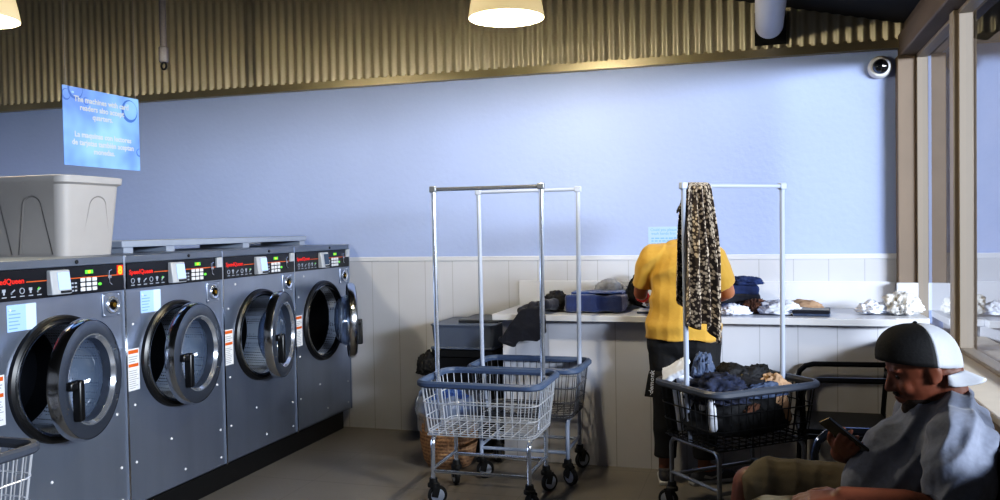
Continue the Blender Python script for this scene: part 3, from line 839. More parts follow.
folded('folded_shirt', 'small pale folded shirt lying in front of the woman at counter', 'shirt', (-.60, 5.08, CT), (.17, .14, .022), 2, 4, [M['slate'], M['whitecloth']])
folded('folded_jeans', 'stack of dark blue folded jeans on counter right of the woman', 'jeans', (-.115, 5.30, CT), (.235, .24, .155), 3, 8, [M['denim'], M['navy'], M['denim']], .06)
crumple('denim_sleeve', 'rumpled denim piece on top of the folded jeans stack', 'garment', (-.09, 5.31, CT+.15), (.2, .2, .035), 15, M['denim'])
crumple('white_garment', 'white crumpled garment just in front of the jeans stack', 'garment', (-.14, 5.03, CT), (.17, .14, .04), 17, M['whitecloth'], 'white garments on the counter')
crumple('white_garment', 'white crumpled garment on counter behind the white rack post', 'garment', (.11, 5.09, CT), (.20, .16, .055), 19, M['whitecloth'], 'white garments on the counter')
crumple('brown_garment', 'small grey-brown garment between the two white garments', 'garment', (-.02, 5.15, CT), (.13, .14, .055), 21, M['brownprint'])
folded('folded_shirt', 'slate blue shirt folded flat on the counter right of rack post', 'shirt', (.275, 5.07, CT), (.20, .19, .035), 2, 23, [M['slate'], M['navy']], -.08)
crumple('pale_cloth', 'thin pale cloth lying behind the slate folded shirt', 'cloth', (.25, 5.24, CT), (.2, .12, .05), 25, M['tan'], amp=.1)
crumple('lace_cloth', 'grey-white lacy cloth on counter, left one near the corner', 'cloth', (.605, 5.16, CT), (.13, .15, .045), 27, M['whitecloth'], 'lacy cloths in the counter corner', amp=.2, k=4.5)
crumple('lace_cloth', 'bunched white lacy cloth in the counter corner against white block', 'cloth', (.755, 5.15, CT), (.16, .17, .075), 29, M['lace'], 'lacy cloths in the counter corner', amp=.22, k=5)

# clothes inside the dark cart
RC = Matrix.Translation((*DC, 0)) @ Matrix.Rotation(DR, 4, 'Z')
def incart(name, label, lx, ly, z, size, seed, m, amp=.16, k=3.2):
    p = RC @ Vector((lx, ly, z)); return crumple(name, label, 'garment', p, size, seed, m, None, amp, k, DR)
zb = .395
incart('dark_laundry', 'dark clothes filling the bottom of the dark cart basket', 0, 0, zb, (.55, .42, .21), 31, M['blackcloth'], .05)
incart('navy_garment', 'navy printed garment heaped at the near left of the dark cart', -.15, -.04, .565, (.25, .25, .085), 33, M['navyprint'], .2, 4)
incart('black_garment', 'black garment mounded in the middle of the dark cart', .06, .07, .57, (.27, .24, .095), 35, M['blackcloth'], .18)
incart('tan_garment', 'tan garment poking out near the right post of dark cart', .17, -.05, .575, (.15, .15, .07), 37, M['tan'], .16)
incart('slate_garment', 'slate blue garment lying toward the front of dark cart', .04, -.14, .59, (.22, .11, .045), 39, M['slate'], .16)
incart('grey_garment', 'grey-blue sleeve sticking up at the back of the dark cart', -.08, .16, .595, (.09, .09, .11), 41, M['slate'], .2)
incart('black_sweater', 'black sweater at the right end of dark cart beside white post', .22, .09, .59, (.13, .15, .075), 43, M['blackcloth'], .15)
# pieces pressed against the near wires
incart('brown_print_garment', 'brown patterned garment showing through the near side wires', -.03, -.17, .44, (.16, .05, .10), 45, M['brownprint'], .12)
incart('pale_garment', 'pale garment showing through the wires of the long side', .13, -.17, .46, (.09, .05, .09), 47, M['tan'], .14)
# white shirt hanging inside and over the left corner, black strap with lettering outside
t = thing('white_blouse', 'white shirt draped over the left corner of the dark cart', 'shirt')
def rcp(x, y, z): return RC @ Vector((x, y, z))
mb = MB(); mb.box(rcp(-.25, .15, .700), (.14, .11, .032), Matrix.Rotation(-.25, 3, 'Z') @ Matrix.Rotation(-.5, 3, 'Y') @ Matrix.Rotation(.5, 3, 'X')); mb.cap(rcp(-.22, .12, .655), .035, rcp(-.20, .07, .62), .035)
blob('collar', mb, M['whitecloth'], t, .005, 4, fold(10, .007, 3.))
mb = MB()
for i in range(5):
    y = .15-.07*i; mb.cap(rcp(-.252, y, .60), .018, rcp(-.232, y*.9, .42+.012*i), .022)
blob('hanging_folds', mb, M['whitecloth'], t, .005, 3)
t = thing('black_strap', 'black band with white lettering hanging over the dark cart rim', 'strap')
c0 = RC @ Vector((-.315, .235, .655)); 
ex = Vector((.93, -.35, 0)).normalized()
mb = MB(); vs = []; fs = []
prof = [(-.05, .645), (-.02, .672), (.0, .675), (.012, .66), (.016, .62), (.018, .585), (.02, .545)]
n0 = Vector((-ex.y, ex.x, 0)); 
if n0.y > 0: n0 = -n0
for i, (d, z) in enumerate(prof):
    for s in (0, 1):
        for th in (0, .006):
            sh_ = -.016*max(0, (.66-z)/.1)
            vs.append(Vector((-.538, 4.37, 0))+ex*(s*.086+sh_)+n0*(d+th)+Vector((0, 0, z)))
for i in range(len(prof)-1):
    a = i*4; b = a+4
    fs += [(a, a+2, b+2, b), (a+1, b+1, b+3, a+3), (a, b, b+1, a+1), (a+2, a+3, b+3, b+2)]
fs += [(0, 1, 3, 2), (len(vs)-4, len(vs)-2, len(vs)-1, len(vs)-3)]
obj('band', mb.add(vs, fs), M['blackcloth'], t, angle=60)
o0 = Vector((-.538, 4.37, 0))+ex*.030+n0*.029+Vector((0, 0, .553))
text('\u00b7demonk', .036, M['whitecloth'], t, frame(o0, Vector((.1, 0, 1)), -ex), 'lettering', 'LEFT', bold=.0006)

# flecked cloth hung over the bar of the dark cart
def flecked_cloth():
    nu, nv = 64, 90; vs = []; uvs = []; fs = []
    top = 1.605+.013
    for j in range(nv+1):
        v = j/nv
        for i in range(nu+1):
            u = i/nu
            if v < .5:
                q = 1-v/.5; side = -1; L = .80-.0*u
                L = .67+.12*u+.03*math.sin(u*9)
            else:
                q = (v-.5)/.5; side = 1; L = .56+.06*math.sin(u*7)
            wd = .118+.085*min(1, q*1.15); lean = .012*q
            if side > 0: wd *= .95
            x = -.222+lean-.012*q+(u-.5)*wd
            pl = math.sin(u*2*PI*3.5+.6*math.sin(q*5))*(.010+.020*min(1, q*2))+math.sin(u*2*PI*8+1+q*3)*.004
            rad = .017+.012*min(1, q*3)
            if q < .06:
                a = PI/2*(q/.06); y = side*(rad*.9)*math.sin(a); z = top+.004-(.014)*(1-math.cos(a)); y += pl*.35*math.sin(a)*side
            else:
                y = side*(rad+.006)+pl*(1 if side < 0 else .6)-(.02 if side < 0 else -.01)*min(1, q*2); z = top-.01-(q-.06)*L
            p = RC @ Vector((x, y, z)); vs.append(p); uvs.append((u*.36, v*1.2))
    for j in range(nv):
        for i in range(nu):
            a = j*(nu+1)+i; fs.append((a, a+1, a+nu+2, a+nu+1))
    mb = MB(); mb.add(vs, fs); me = mb.mesh('flecked_cloth')
    uvl = me.uv_layers.new(name='UVMap')
    for l in me.loops: uvl.data[l.index].uv = uvs[l.vertex_index]
    finish(me, M['spots'], None, 180)
    o = bpy.data.objects.new('flecked_cloth', me); COL.objects.link(o)
    so = o.modifiers.new('thick', 'SOLIDIFY'); so.thickness = .004
    tag(o, 'dark cloth with cream flecks draped over the left end of the white garment bar', 'cloth')
flecked_cloth()

# ------------------------------------------------------------------ boxes and basket left of the counter
t = thing('storage_box', 'grey plastic storage box with darker lid, left of the counter', 'box', (-1.795, 5.265, .655))
mb = MB(); b_ = rr(.42, .46, .03, 5)
loft(mb, [rr_at(b_, .94, .94, 0), rr_at(b_, 1, 1, .15), rr_at(b_, 1.03, 1.03, .15), rr_at(b_, 1.03, 1.03, .158)], True, True)
obj('box_body', mb, M['binbox'], t, angle=40)
obj('lid', MB().box((.07, .06, .168), (.27, .34, .02)), M['binlid'], t, bevel=.006)
obj('foot_rim', MB().box((0, 0, .008), (.425, .455, .016)), M['binbox'], t, bevel=.004)
t = thing('black_bin', 'black bin lined with black bag under the grey storage box', 'bin', (-1.795, 5.265, 0))
mb = MB(); b_ = rr(.44, .46, .05, 5)
loft(mb, [rr_at(b_, .85, .85, 0), rr_at(b_, .95, .95, .6), rr_at(b_, 1, 1, .61), rr_at(b_, 1, 1, .65), rr_at(b_, .9, .9, .652)], True, True)
obj('bin_body', mb, M['black'], t)
crumple('bag_corner', '', '', (-.245, -.2, .48), (.12, .14, .10), 51, M['blackcloth'], parent=t)
t = thing('wicker_basket', 'round woven basket lined with clear plastic, behind the chrome cart', 'basket', (-1.80, 4.79, 0))
obj('basket_body', MB().lathe([(0, .005), (.13, .0), (.155, .04), (.175, .15), (.178, .25), (.172, .31), (.16, .31), (.165, .25), (.162, .15), (.14, .03), (0, .02)], 40), M['wicker'], t)
mb = MB(); nu, nv = 60, 14; vs = []; fs = []
for j in range(nv+1):
    q = j/nv
    for i in range(nu):
        a = 2*PI*i/nu
        r = .176+.025*math.sin(q*PI*.9)+.012*noise.noise(Vector((math.cos(a)*4, math.sin(a)*4, q*5)))+.006*math.sin(a*11+q*4)
        z = .24+.19*q+.03*noise.noise(Vector((math.cos(a)*3, math.sin(a)*3, 9)))
        if q < .35: z = .31-.09*(1-q/.35)*(1+.6*noise.noise(Vector((math.cos(a)*5, math.sin(a)*5, 2)))); r = .183+.008*math.sin(a*9)
        vs.append((r*math.cos(a), r*math.sin(a), z))
for j in range(nv):
    for i in range(nu): fs.append((j*nu+i, j*nu+(i+1) % nu, (j+1)*nu+(i+1) % nu, (j+1)*nu+i))
obj('plastic_liner', mb.add(vs, fs), M['film'], t, angle=180)
crumple('blue_laundry', 'blue laundry inside the plastic-lined woven basket', 'laundry', (-1.80, 4.79, .26), (.28, .28, .14), 53, mat('blue_laundry_cloth', '33539a', .85, bump=.3), amp=.1)

# ------------------------------------------------------------------ people
def hand(mb, wrist, direction, palm_n, thumb_side, curl=.5, size=.175, spread=.10):
    """palm, four unequal bent fingers and a thumb, as capsules rooted in the palm"""
    w = Vector(wrist); d = Vector(direction).normalized(); n = Vector(palm_n); n = (n-d*n.dot(d)).normalized()
    s = Vector(thumb_side); s = (s-d*s.dot(d)-n*s.dot(n)).normalized()
    P = size*.48
    for k in (-1.1, -.35, .4, 1.1):
        mb.cap(w+s*k*.012, .017, w+d*P+s*k*.022, .0125)
    Ls = {1.1: .40, .4: .46, -.35: .43, -1.1: .34}
    for k, L in Ls.items():
        p = w+d*P*.95+s*k*.024; dirn = (d+s*k*spread).normalized(); L = L*size
        a = curl*.35
        for i, (fr, r) in enumerate(((.45, .0092), (.32, .0085), (.23, .0078))):
            q = p+(dirn*math.cos(a)+n*math.sin(a))*L*fr; mb.cap(p, r, q, r*.93, seg=12); p = q; a += curl
    p = w+d*P*.25+s*.02; q = p+(d*.6+s*.75+n*.25*curl).normalized()*size*.2; mb.cap(p, .0135, q, .011)
    q2 = q+(d*.9+s*.25+n*.45*curl).normalized()*size*.17; mb.cap(q, .0105, q2, .0095); q3 = q2+(d*.95+n*.5*curl).normalized()*size*.12; mb.cap(q2, .0095, q3, .008)

class Head:
    def __init__(self, c, fwd, up):
        self.c = Vector(c); f = Vector(fwd).normalized(); u = Vector(up); u = (u-f*u.dot(f)).normalized(); s = u.cross(f)
        self.R = Matrix((f, s, u)).transposed(); self.f, self.u, self.s = f, u, s
    def p(self, a, b, c): return self.c+self.R @ Vector((a, b, c))
    def build(self, mb, k=1.):
        e = lambda c, r: mb.ell(self.p(*[x*k for x in c]), tuple(x*k for x in r), self.R.to_4x4().to_3x3())
        e((0, 0, .02), (.098, .077, .098)); e((.02, 0, -.03), (.078, .068, .085)); e((.042, 0, -.08), (.05, .052, .045))
        e((.078, 0, -.107), (.02, .024, .018)); e((.075, 0, -.072), (.026, .03, .022))
        for s in (-1, 1):
            e((.066, s*.036, -.035), (.026, .024, .026)); e((.079, s*.031, .022), (.018, .028, .010))
            e((-.01, s*.079, -.012), (.020, .009, .034)); e((-.018, s*.083, -.005), (.014, .008, .024)); e((.0, s*.079, -.036), (.012, .008, .012))
            e((.10, s*.011, -.036), (.011, .009, .009))
        mb.cap(self.p(.09*k, 0, .012*k), .009*k, self.p(.114*k, 0, -.03*k), .0125*k)
        e((.098, 0, -.062), (.010, .022, .0065)); e((.095, 0, -.075), (.011, .019, .0075))
    def eyes(self, parent, k=1.):
        for s in (-1, 1):
            mb = MB(); mb.ell(self.p(.0765*k, s*.031*k, .0), .0112*k, None, 14, 10); obj('eye', mb, M['eye'], parent)
            mb = MB(); mb.cap(self.p(.080*k, (s*.031-.02)*k, .027*k), .004*k, self.p(.08*k, (s*.031+.02)*k, .025*k), .004*k); blob('eyebrow', mb, M['hair'], parent, .002, 1)

# --- woman at the counter, seen from behind
t = thing('person', 'person in yellow T-shirt and black trousers folding laundry at the counter, back turned', 'person', (0, 0, 0))
hd = Head((-.335, 4.77, 1.465), (-.15, .93, -.38), (0.02, .3, 1))
mb = MB(); hd.build(mb, .95)
mb.cap((-.365, 4.73, 1.27), .052, (-.34, 4.755, 1.42), .047)
sL, sR = Vector((-.565, 4.74, 1.245)), Vector((-.235, 4.73, 1.235))
mb.chain([(-.40, 4.74, 1.28), (-.40, 4.74, 1.15), (-.40, 4.74, .98), (-.40, 4.74, .84)], [.055, .095, .09, .11])
mb.cap(sL, .055, sR, .055)
eL, wL = Vector((-.645, 4.86, 1.035)), Vector((-.66, 5.06, 1.0))
eR, wR = Vector((-.165, 4.84, 1.045)), Vector((-.30, 5.02, .965))
mb.chain([sL, (-.62, 4.80, 1.13), eL, wL], [.052, .046, .040, .027]); mb.chain([sR, (-.19, 4.79, 1.13), eR, wR], [.052, .046, .040, .027])
hand(mb, wL, (.35, .9, -.35), (.1, -.2, -1), (1, 0, 0), .35, .165)
hand(mb, wR, (-.7, .7, -.25), (0, 0, -1), (-.7, -.6, 0), .4, .165)
hL, hR = Vector((-.485, 4.74, .80)), Vector((-.305, 4.74, .80))
kL, kR = Vector((-.495, 4.76, .46)), Vector((-.285, 4.76, .46))
aL, aR = Vector((-.505, 4.72, .09)), Vector((-.295, 4.74, .09))
mb.chain([hL, kL, (-.50, 4.742, .3), aL], [.085, .052, .043, .033]); mb.chain([hR, kR, (-.29, 4.75, .3), aR], [.085, .052, .043, .033])
mb.cap(hL, .095, hR, .095)
mb.cap(aL, .034, aL+Vector((-.02, .12, -.045)), .028); mb.cap(aR, .034, aR+Vector((.09, .09, -.045)), .028)
blob('body', mb, M['skin_w'], t, .0055, 4)
hd.eyes(t, .95)
# hair: dark cap with a loose tail
mb = MB(); R3 = hd.R
mb.ell(hd.p(-.012, 0, .035), (.102, .082, .098), R3); mb.ell(hd.p(-.05, 0, -.03), (.06, .07, .07), R3); mb.ell(hd.p(-.115, 0, .05), (.04, .042, .042), R3)
mb.cap(hd.p(-.02, -.078, .02), .012, hd.p(-.03, -.07, -.07), .008); mb.cap(hd.p(-.03, .082, .04), .01, hd.p(-.04, .095, .0), .005)
blob('hair', mb, M['hair'], t, .005, 3, fold(14, .004, 4., (3, 3, .8)))
# shirt
mb = MB(); sq = ((0, 1, 0), .80)
mb.cap((-.40, 4.745, 1.10), .168, (-.40, 4.745, 1.16), .175, sq=sq)
mb.cap((-.40, 4.745, .795), .203, (-.40, 4.745, 1.10), .168, f0=True, sq=sq)
mb.cap((-.56, 4.74, 1.24), .078, (-.245, 4.735, 1.232), .078); mb.cap((-.44, 4.74, 1.285), .055, (-.35, 4.74, 1.285), .055)
mb.cap((-.563, 4.742, 1.232), .076, (-.625, 4.805, 1.085), .066, f1=True); mb.cap((-.237, 4.735, 1.225), .076, (-.185, 4.795, 1.085), .066, f1=True)
mb.cap((-.375, 4.735, 1.26), .066, (-.36, 4.745, 1.335), .059, f1=True)
def wfold(co, n):
    z = co.z; side = abs(co.x+.40)
    a = .006*math.sin((co.x*1.0+.4)*34+noise.noise(Vector((co.x*6, 0, z*3)))*4)*max(0, min(1, (1.0-z)/.15))
    b = .007*(1-2*abs(noise.noise(Vector((co.x*5+z*3, co.y*4, z*9-co.x*5)))*1.7))
    blouse = .010*math.exp(-((z-.87)/.035)**2)
    return a*.6+b+blouse
sh = blob('t_shirt', mb, M['yellow'], t, .0065, 4, wfold)
# trousers
mb = MB()
mb.cap((-.40, 4.745, .80), .155, (-.40, 4.745, .87), .13, sq=((0, 1, 0), .75))
mb.cap((-.49, 4.745, .77), .112, (-.31, 4.745, .77), .112)
mb.chain([hL, kL], [.108, .078]); mb.cap(kL, .078, (-.503, 4.725, .14), .058, f1=True)
mb.chain([hR, kR], [.108, .078]); mb.cap(kR, .078, (-.292, 4.74, .14), .058, f1=True)
blob('trousers', mb, M['blackcloth'], t, .007, 4, fold(6, .006, 9.))
def shoe(a, d, label=None):
    d = Vector(d).normalized(); s = Vector((-d.y, d.x, 0)); X = Matrix((d, s, Vector((0, 0, 1)))).transposed().to_4x4(); X.translation = Vector((a.x, a.y, 0))
    mb = MB(X); mb.cap((-.045, 0, .048), .036, (.10, 0, .043), .034); mb.cap((.10, 0, .042), .034, (.165, -.005, .035), .028); mb.cap((-.04, 0, .05), .034, (-.035, 0, .085), .036, f1=True)
    so = blob('shoe', mb, M['shoe'], t, .005, 4)
    mb = MB(X); pts = [(-.085, -.03), (-.085, .03), (0, .035), (.11, .042), (.185, .022), (.195, -.01), (.17, -.035), (.06, -.035)]
    n = len(pts); mb.add([(x, y, 0.001) for x, y in pts]+[(x, y, .024) for x, y in pts], [tuple(range(n))[::-1], tuple(range(n, 2*n))]+[(i, (i+1) % n, (i+1) % n+n, i+n) for i in range(n)])
    obj('sole', mb, M['sole'], so, bevel=.006)
    for sd in (-1, 1):
        mb = MB(X); sw = [(-.03, .045), (.03, .034), (.09, .048), (.128, .075), (.085, .054), (.03, .047), (-.02, .062)]
        mb.add([(x*.8, sd*(.0365 if x < .06 else .0362), z*.95) for x, z in sw], [tuple(range(len(sw)))]); obj('side_mark', mb, M['sole'], so)
shoe(aL, (-.12, .99, 0)); shoe(aR, (.80, .55, 0))
br = MB()
bw_ = wL.lerp(eL, .25); ax = (wL-eL).normalized(); u = ax.orthogonal().normalized(); w_ = ax.cross(u)
for q in (-.015, 0, .015):
    for i in range(20):
        a = 2*PI*i/20; br.ell(bw_+ax*q+(u*math.cos(a)+w_*math.sin(a))*.035, .0065, None, 8, 6)
obj('beaded_bracelet', br, M['bracelet'], t)

# --- seated man looking at a phone
t = thing('person', 'seated person in grey T-shirt, khaki shorts and backwards cap looking at phone', 'person', (0, 0, 0))
hd = Head((.468, 2.79, .985), (-.93, -.06, -.36), (-.36, 0, .93))
mb = MB(); hd.build(mb, 1.0)
nk = Vector((.535, 2.80, .875))
mb.cap(nk, .066, hd.p(-.04, 0, -.04), .062); mb.cap(nk, .05, hd.p(.02, 0, -.075), .042)
mb.cap((.45, 2.80, .52), .13, (.49, 2.80, .66), .12); mb.cap((.49, 2.80, .66), .12, (.53, 2.80, .80), .09)
sN, sF = Vector((.535, 2.615, .80)), Vector((.50, 2.985, .80))
mb.cap(sN, .062, sF, .062)
eN, wN, = Vector((.49, 2.535, .615)), Vector((.225, 2.575, .638))
mb.chain([sN, (.52, 2.57, .70), eN], [.062, .055, .047]); mb.chain([eN, (.38, 2.55, .632), wN], [.047, .046, .03])
hand(mb, wN, (-1, .12, -.18), (0, .25, -1), (0, 1, .3), .32, .185)
eF, wF = Vector((.46, 3.02, .62)), Vector((.243, 2.862, .692))
mb.chain([sF, eF, wF], [.06, .046, .031])
hand(mb, wF, (.08, -.85, .42), (.555, .40, .72), (-.66, .1, .55), .42, .175)
hF, hN = Vector((.40, 2.90, .515)), Vector((.40, 2.69, .505))
kF, kN = Vector((-.03, 2.98, .535)), Vector((-.04, 2.60, .515))
mb.chain([hF, kF], [.095, .062]); mb.chain([hN, kN], [.095, .062]); mb.cap(hF, .12, hN, .12)
aF, aN = Vector((-.10, 3.0, .08)), Vector((-.06, 2.56, .08))
mb.chain([kF, (-.06, 2.99, .34), aF], [.062, .055, .038]); mb.chain([kN, (-.04, 2.58, .34), aN], [.062, .055, .038])
mb.cap(aF, .036, aF+Vector((-.13, .01, -.045)), .028); mb.cap(aN, .036, aN+Vector((-.13, -.01, -.045)), .028)
blob('body', mb, M['skin_m'], t, .0055, 3)
hd.eyes(t)
# beard along the jaw
mb = MB(); R3 = hd.R
mb.ell(hd.p(.045, 0, -.088), (.051, .0525, .04), R3); mb.ell(hd.p(.083, 0, -.105), (.021, .026, .02), R3); mb.cap(hd.p(.101, -.02, -.052), .006, hd.p(.101, .02, -.052), .006)
blob('beard', mb, M['beard'], t, .004, 2)
hm = hd
hd = Head((.453, 2.79, .968), (-.985, -.06, -.08), (-.08, 0, .985))
# cap worn backwards
def cap_shell(front):
    nu, nv = 40, 14; vs = []; fs = []
    th0 = math.radians(62)
    for j in range(nv+1):
        ph = j/nv*PI/2
        for i in range(nu+1):
            if front: a = -PI/2-.25+(PI+.5)*i/nu
            else: a = PI/2+.25+(PI-.5)*i/nu
            bulge = 1+.03*math.sin(ph*2)
            r = math.cos(ph)**.75 if ph < PI/2-1e-6 else 0
            vs.append(hd.p(-.006+.115*r*math.cos(a)*bulge, .093*r*math.sin(a)*bulge, .028-.018*math.cos(a)*(1-ph/(PI/2))*-1+.113*math.sin(ph)))
    for j in range(nv):
        for i in range(nu): q = j*(nu+1)+i; fs.append((q, q+1, q+nu+2, q+nu+1))
    return MB().add(vs, fs)
def solid(o, th=.004):
    m_ = o.modifiers.new('thick', 'SOLIDIFY'); m_.thickness = th; m_.offset = 1; return o
cp = solid(obj('cap', cap_shell(True), M['cap_black'], t, angle=180))
solid(obj('crown_panel', cap_shell(False), M['cap_white'], cp, angle=180, label='white rear crown of the cap'))
mb = MB(); vs = []; fs = []; nb = 24; nr = 8
for j in range(nr+1):
    q = j/nr
    for i in range(nb+1):
        a = PI-1.05+2.1*i/nb
        edge = math.cos((i/nb-.5)*PI)**.6 if 0 < i < nb else 0
        ext = q*(.064*edge)
        x = -.006+(.112+ext)*math.cos(a)*1.0; y = (.091+ext*.35)*math.sin(a)
        vs.append(hd.p(x, y, -.002-.034*q*edge-.012*(1-edge)*0-.030*(abs(i/nb-.5)*2)**2*q))
for j in range(nr):
    for i in range(nb): k_ = j*(nb+1)+i; fs.append((k_, k_+1, k_+nb+2, k_+nb+1))
solid(obj('brim', mb.add(vs, fs), M['cap_white'], cp, angle=180, label='white brim pointing backwards'), .005)
obj('button', MB().ell(hd.p(-.006, 0, .145), .007, None, 10, 8), M['cap_black'], cp)
# T-shirt
mb = MB(); sq = ((0, 1, 0), 1.16)
mb.cap((.415, 2.80, .545), .155, (.455, 2.80, .66), .165, sq=((1, 0, 0), .9)); mb.cap((.455, 2.80, .66), .162, (.525, 2.80, .78), .135)
mb.cap((.375, 2.80, .60), .13, (.44, 2.80, .70), .14)
mb.cap((.535, 2.64, .79), .083, (.515, 2.96, .79), .083); mb.cap((.55, 2.72, .835), .082, (.54, 2.89, .835), .082)
mb.cap(sN+Vector((0, .02, 0)), .092, (.522, 2.568, .71), .086); mb.cap((.522, 2.568, .71), .086, (.497, 2.542, .64), .078, f1=True); mb.cap(sF+Vector((0, -.02, -.005)), .084, (.475, 3.02, .665), .072, f1=True)
mb.cap((.54, 2.80, .84), .092, (.53, 2.80, .90), .082, f1=True)
def mfold(co, n):
    u = co.x*.55+co.z*.83; v = -co.x*.83+co.z*.55
    return .010*(1-2*abs(noise.noise(Vector((v*17, co.y*5, u*5)))*1.6))+.004*noise.noise(co*22)
blob('t_shirt', mb, M['greytee'], t, .0065, 4, mfold)
mb = MB()
mb.chain([hF, (.03, 2.97, .535)], [.125, .098]); mb.cap((.12, 2.95, .535), .100, (.005, 2.975, .532), .093, f1=True)
mb.chain([hN, (.03, 2.62, .51)], [.125, .098]); mb.cap((.12, 2.64, .51), .100, (-.0, 2.605, .51), .093, f1=True)
mb.cap((.42, 2.90, .53), .13, (.42, 2.70, .53), .13); mb.cap((.45, 2.87, .6), .11, (.45, 2.73, .6), .11)
blob('shorts', mb, M['khaki'], t, .007, 4, fold(7, .008, 3., (1.6, 1, 1)))
def sneaker(a, d):
    d = Vector(d).normalized(); s = Vector((-d.y, d.x, 0)); X = Matrix((d, s, Vector((0, 0, 1)))).transposed().to_4x4(); X.translation = Vector((a.x, a.y, 0))
    mb = MB(X); mb.cap((-.045, 0, .05), .042, (.11, 0, .045), .040); mb.cap((.11, 0, .042), .04, (.18, 0, .036), .032); mb.cap((-.04, 0, .05), .04, (-.02, 0, .1), .044, f1=True)
    blob('shoe', mb, M['black'], t, .006, 4)
sneaker(aF, (-1, .05, 0)); sneaker(aN, (-1, -.05, 0))
# phone
ph = thing('mobile_phone', 'black phone held tilted in front of the seated man', 'phone', (.248, 2.765, .765))
X = frame((0, 0, 0), Vector((.66, -.0, -.55)), Vector((.30, -.82, .36)))
mb = MB(X); mb.box((0, 0, 0), (.155, .078, .009)); obj('phone_case', mb, M['phone'], ph, bevel=.003)
mb = MB(X); mb.box((0, 0, -.005), (.142, .068, .001)); obj('screen', mb, M['phone_screen'], ph)

# ------------------------------------------------------------------ chairs
def chair(loc, rz, label, pad, arms=True, seat_h=.40, back_h=.80, W=.50, arm_m=None, arm_h=.70):
    """facing local +Y: seat, back in a tube frame, legs, arms"""
    t = thing('waiting_chair', label, 'chair', (*loc, 0), rz, 'black tube waiting chairs')
    r = .0125; hw = W/2
    mb = MB(); mb.box((0, .02, seat_h-.025), (W-.06, .44, .05)); blob('seat', mb, pad[0], t, .01, 5)
    pts = [(-hw, -.22, 0), (-hw, -.21, seat_h), (-hw, -.235, back_h-.06)]
    pts += [(-hw+.06*(1-math.cos(a)), -.24, back_h-.06+.06*math.sin(a)) for a in (PI/6, PI/3, PI/2)]
    pts += [(hw-.06*(1-math.cos(a)), -.24, back_h-.06+.06*math.sin(a)) for a in (PI/2, PI/3, PI/6)]
    pts += [(hw, -.235, back_h-.06), (hw, -.21, seat_h), (hw, -.22, 0)]
    obj('back_frame', MB().tube(pts, r, 10), M['chair_tube'], t)
    mb = MB(); mb.box((0, -.235, back_h-.085), (W-.03, .022, .125)); obj('backrest', mb, pad[1], t, bevel=.008)
    obj('back_rail', MB().tube([(-hw, -.232, back_h-.165), (hw, -.232, back_h-.165)], .018, 10), M['chair_tube'], t)
    for s in (-1, 1):
        obj('leg', MB().tube([(s*hw, .22, 0), (s*hw, .21, seat_h-.02)], r, 10), M['chair_tube'], t)
        obj('side_rail', MB().tube([(s*hw, .21, seat_h-.03), (s*hw, -.21, seat_h-.03)], r, 10), M['chair_tube'], t)
        if arms == 2 or s == arms:
            ah = arm_h
            p = [(s*hw, -.22, ah+.01), (s*hw, .14, ah+.005)]+[(s*hw, .14+.08*math.sin(a), ah+.005-.08*(1-math.cos(a))) for a in (PI/6, PI/3, PI/2)]+[(s*hw, .215, seat_h-.02)]
            obj('armrest', MB().tube(p, .014, 10), arm_m or M['chair_tube'], t)
    return t
M['arm'] = mat('blue_lit_black_arm', '3a4660', .12, .5)  # black tube in blue-grey: the bluish light on it is painted in
chair((.40, 2.80), PI/2, 'black armchair under the sill with the seated man on it', (M['chair_black'], M['chair_black']), 1, .375, .80, .60, M['arm'])
chair((.42, 4.655), PI/2, 'black tube armchair in the far corner against the counter front', (M['chair_black'], M['chair_black']), 2, .40, .78, .50, None, .645)
chair((.44, 3.50), PI/2, 'armless black chair beyond the seated man, between the two armchairs', (M['chair_black'], M['chair_black']), 0, .39, .78, .50)

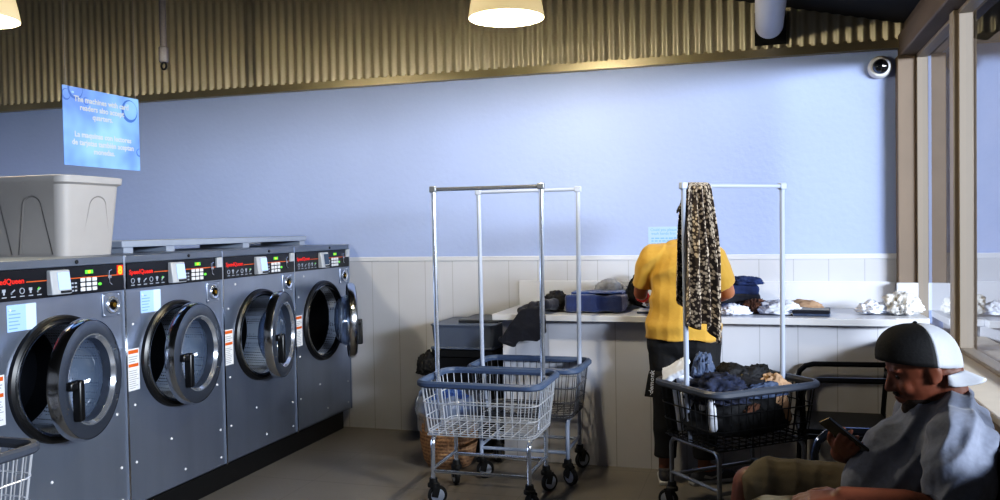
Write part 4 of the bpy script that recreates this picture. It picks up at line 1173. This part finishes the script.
# ------------------------------------------------------------------ light, camera
def area(name, loc, target, sx, sy, e, col):
    l = bpy.data.lights.new(name, 'AREA'); l.shape = 'RECTANGLE'; l.size = sx; l.size_y = sy; l.energy = e; l.color = col
    o = bpy.data.objects.new(name, l); COL.objects.link(o); o.location = loc
    o.rotation_euler = (Vector(target)-Vector(loc)).to_track_quat('-Z', 'Y').to_euler(); return o
area('sky_light_low', (5.3, .1, 2.5), (-1.2, 4.2, .8), 2.6, .6, 780, (.87, .92, 1))
area('sky_light_wide', (7.5, .6, 2.55), (-2.2, 3.2, 1.5), 8.0, 1.4, 850, (.86, .91, 1))
area('front_fill', (-1.6, -2.45, 1.9), (-1.8, 5.5, 1.6), 5.0, 1.8, 3, (.85, .90, 1))  # weak fill lamp added inside the closed front wall, no real source
w = bpy.data.worlds.new('sky'); S.world = w; w.use_nodes = True
bg = w.node_tree.nodes['Background']; bg.inputs[0].default_value = (.55, .68, .95, 1); bg.inputs[1].default_value = .15

cam = bpy.data.cameras.new('camera'); co = bpy.data.objects.new('camera', cam); COL.objects.link(co)
cam.sensor_width = 36; cam.lens = 849/1000*36; cam.clip_start = .05
right = Vector((.957, .290, -.017)); up = Vector((.008, .030, 1.0)); fwd = Vector((-.291, .956, -.026))
fwd.normalize(); right = (right-fwd*right.dot(fwd)).normalized(); up = right.cross(fwd)
m = Matrix((right, up, -fwd)).transposed().to_4x4(); m.translation = (0, 0, 1.42); co.matrix_world = m
S.camera = co
S.view_settings.view_transform = 'Standard'
S.view_settings.look = 'None'
S.view_settings.exposure = 0.15
S.view_settings.use_curve_mapping = True
cv = S.view_settings.curve_mapping; c_ = cv.curves[3]
c_.points[0].location = (0, 0); c_.points[1].location = (1, 1)
for p_ in ((.03, .018), (.14, .13), (.5, .51)): c_.points.new(*p_)
cv.update()
S.cycles.max_bounces = 10; S.cycles.transparent_max_bounces = 16
S.cycles.caustics_reflective = False; S.cycles.caustics_refractive = False
S.cycles.sample_clamp_indirect = 4
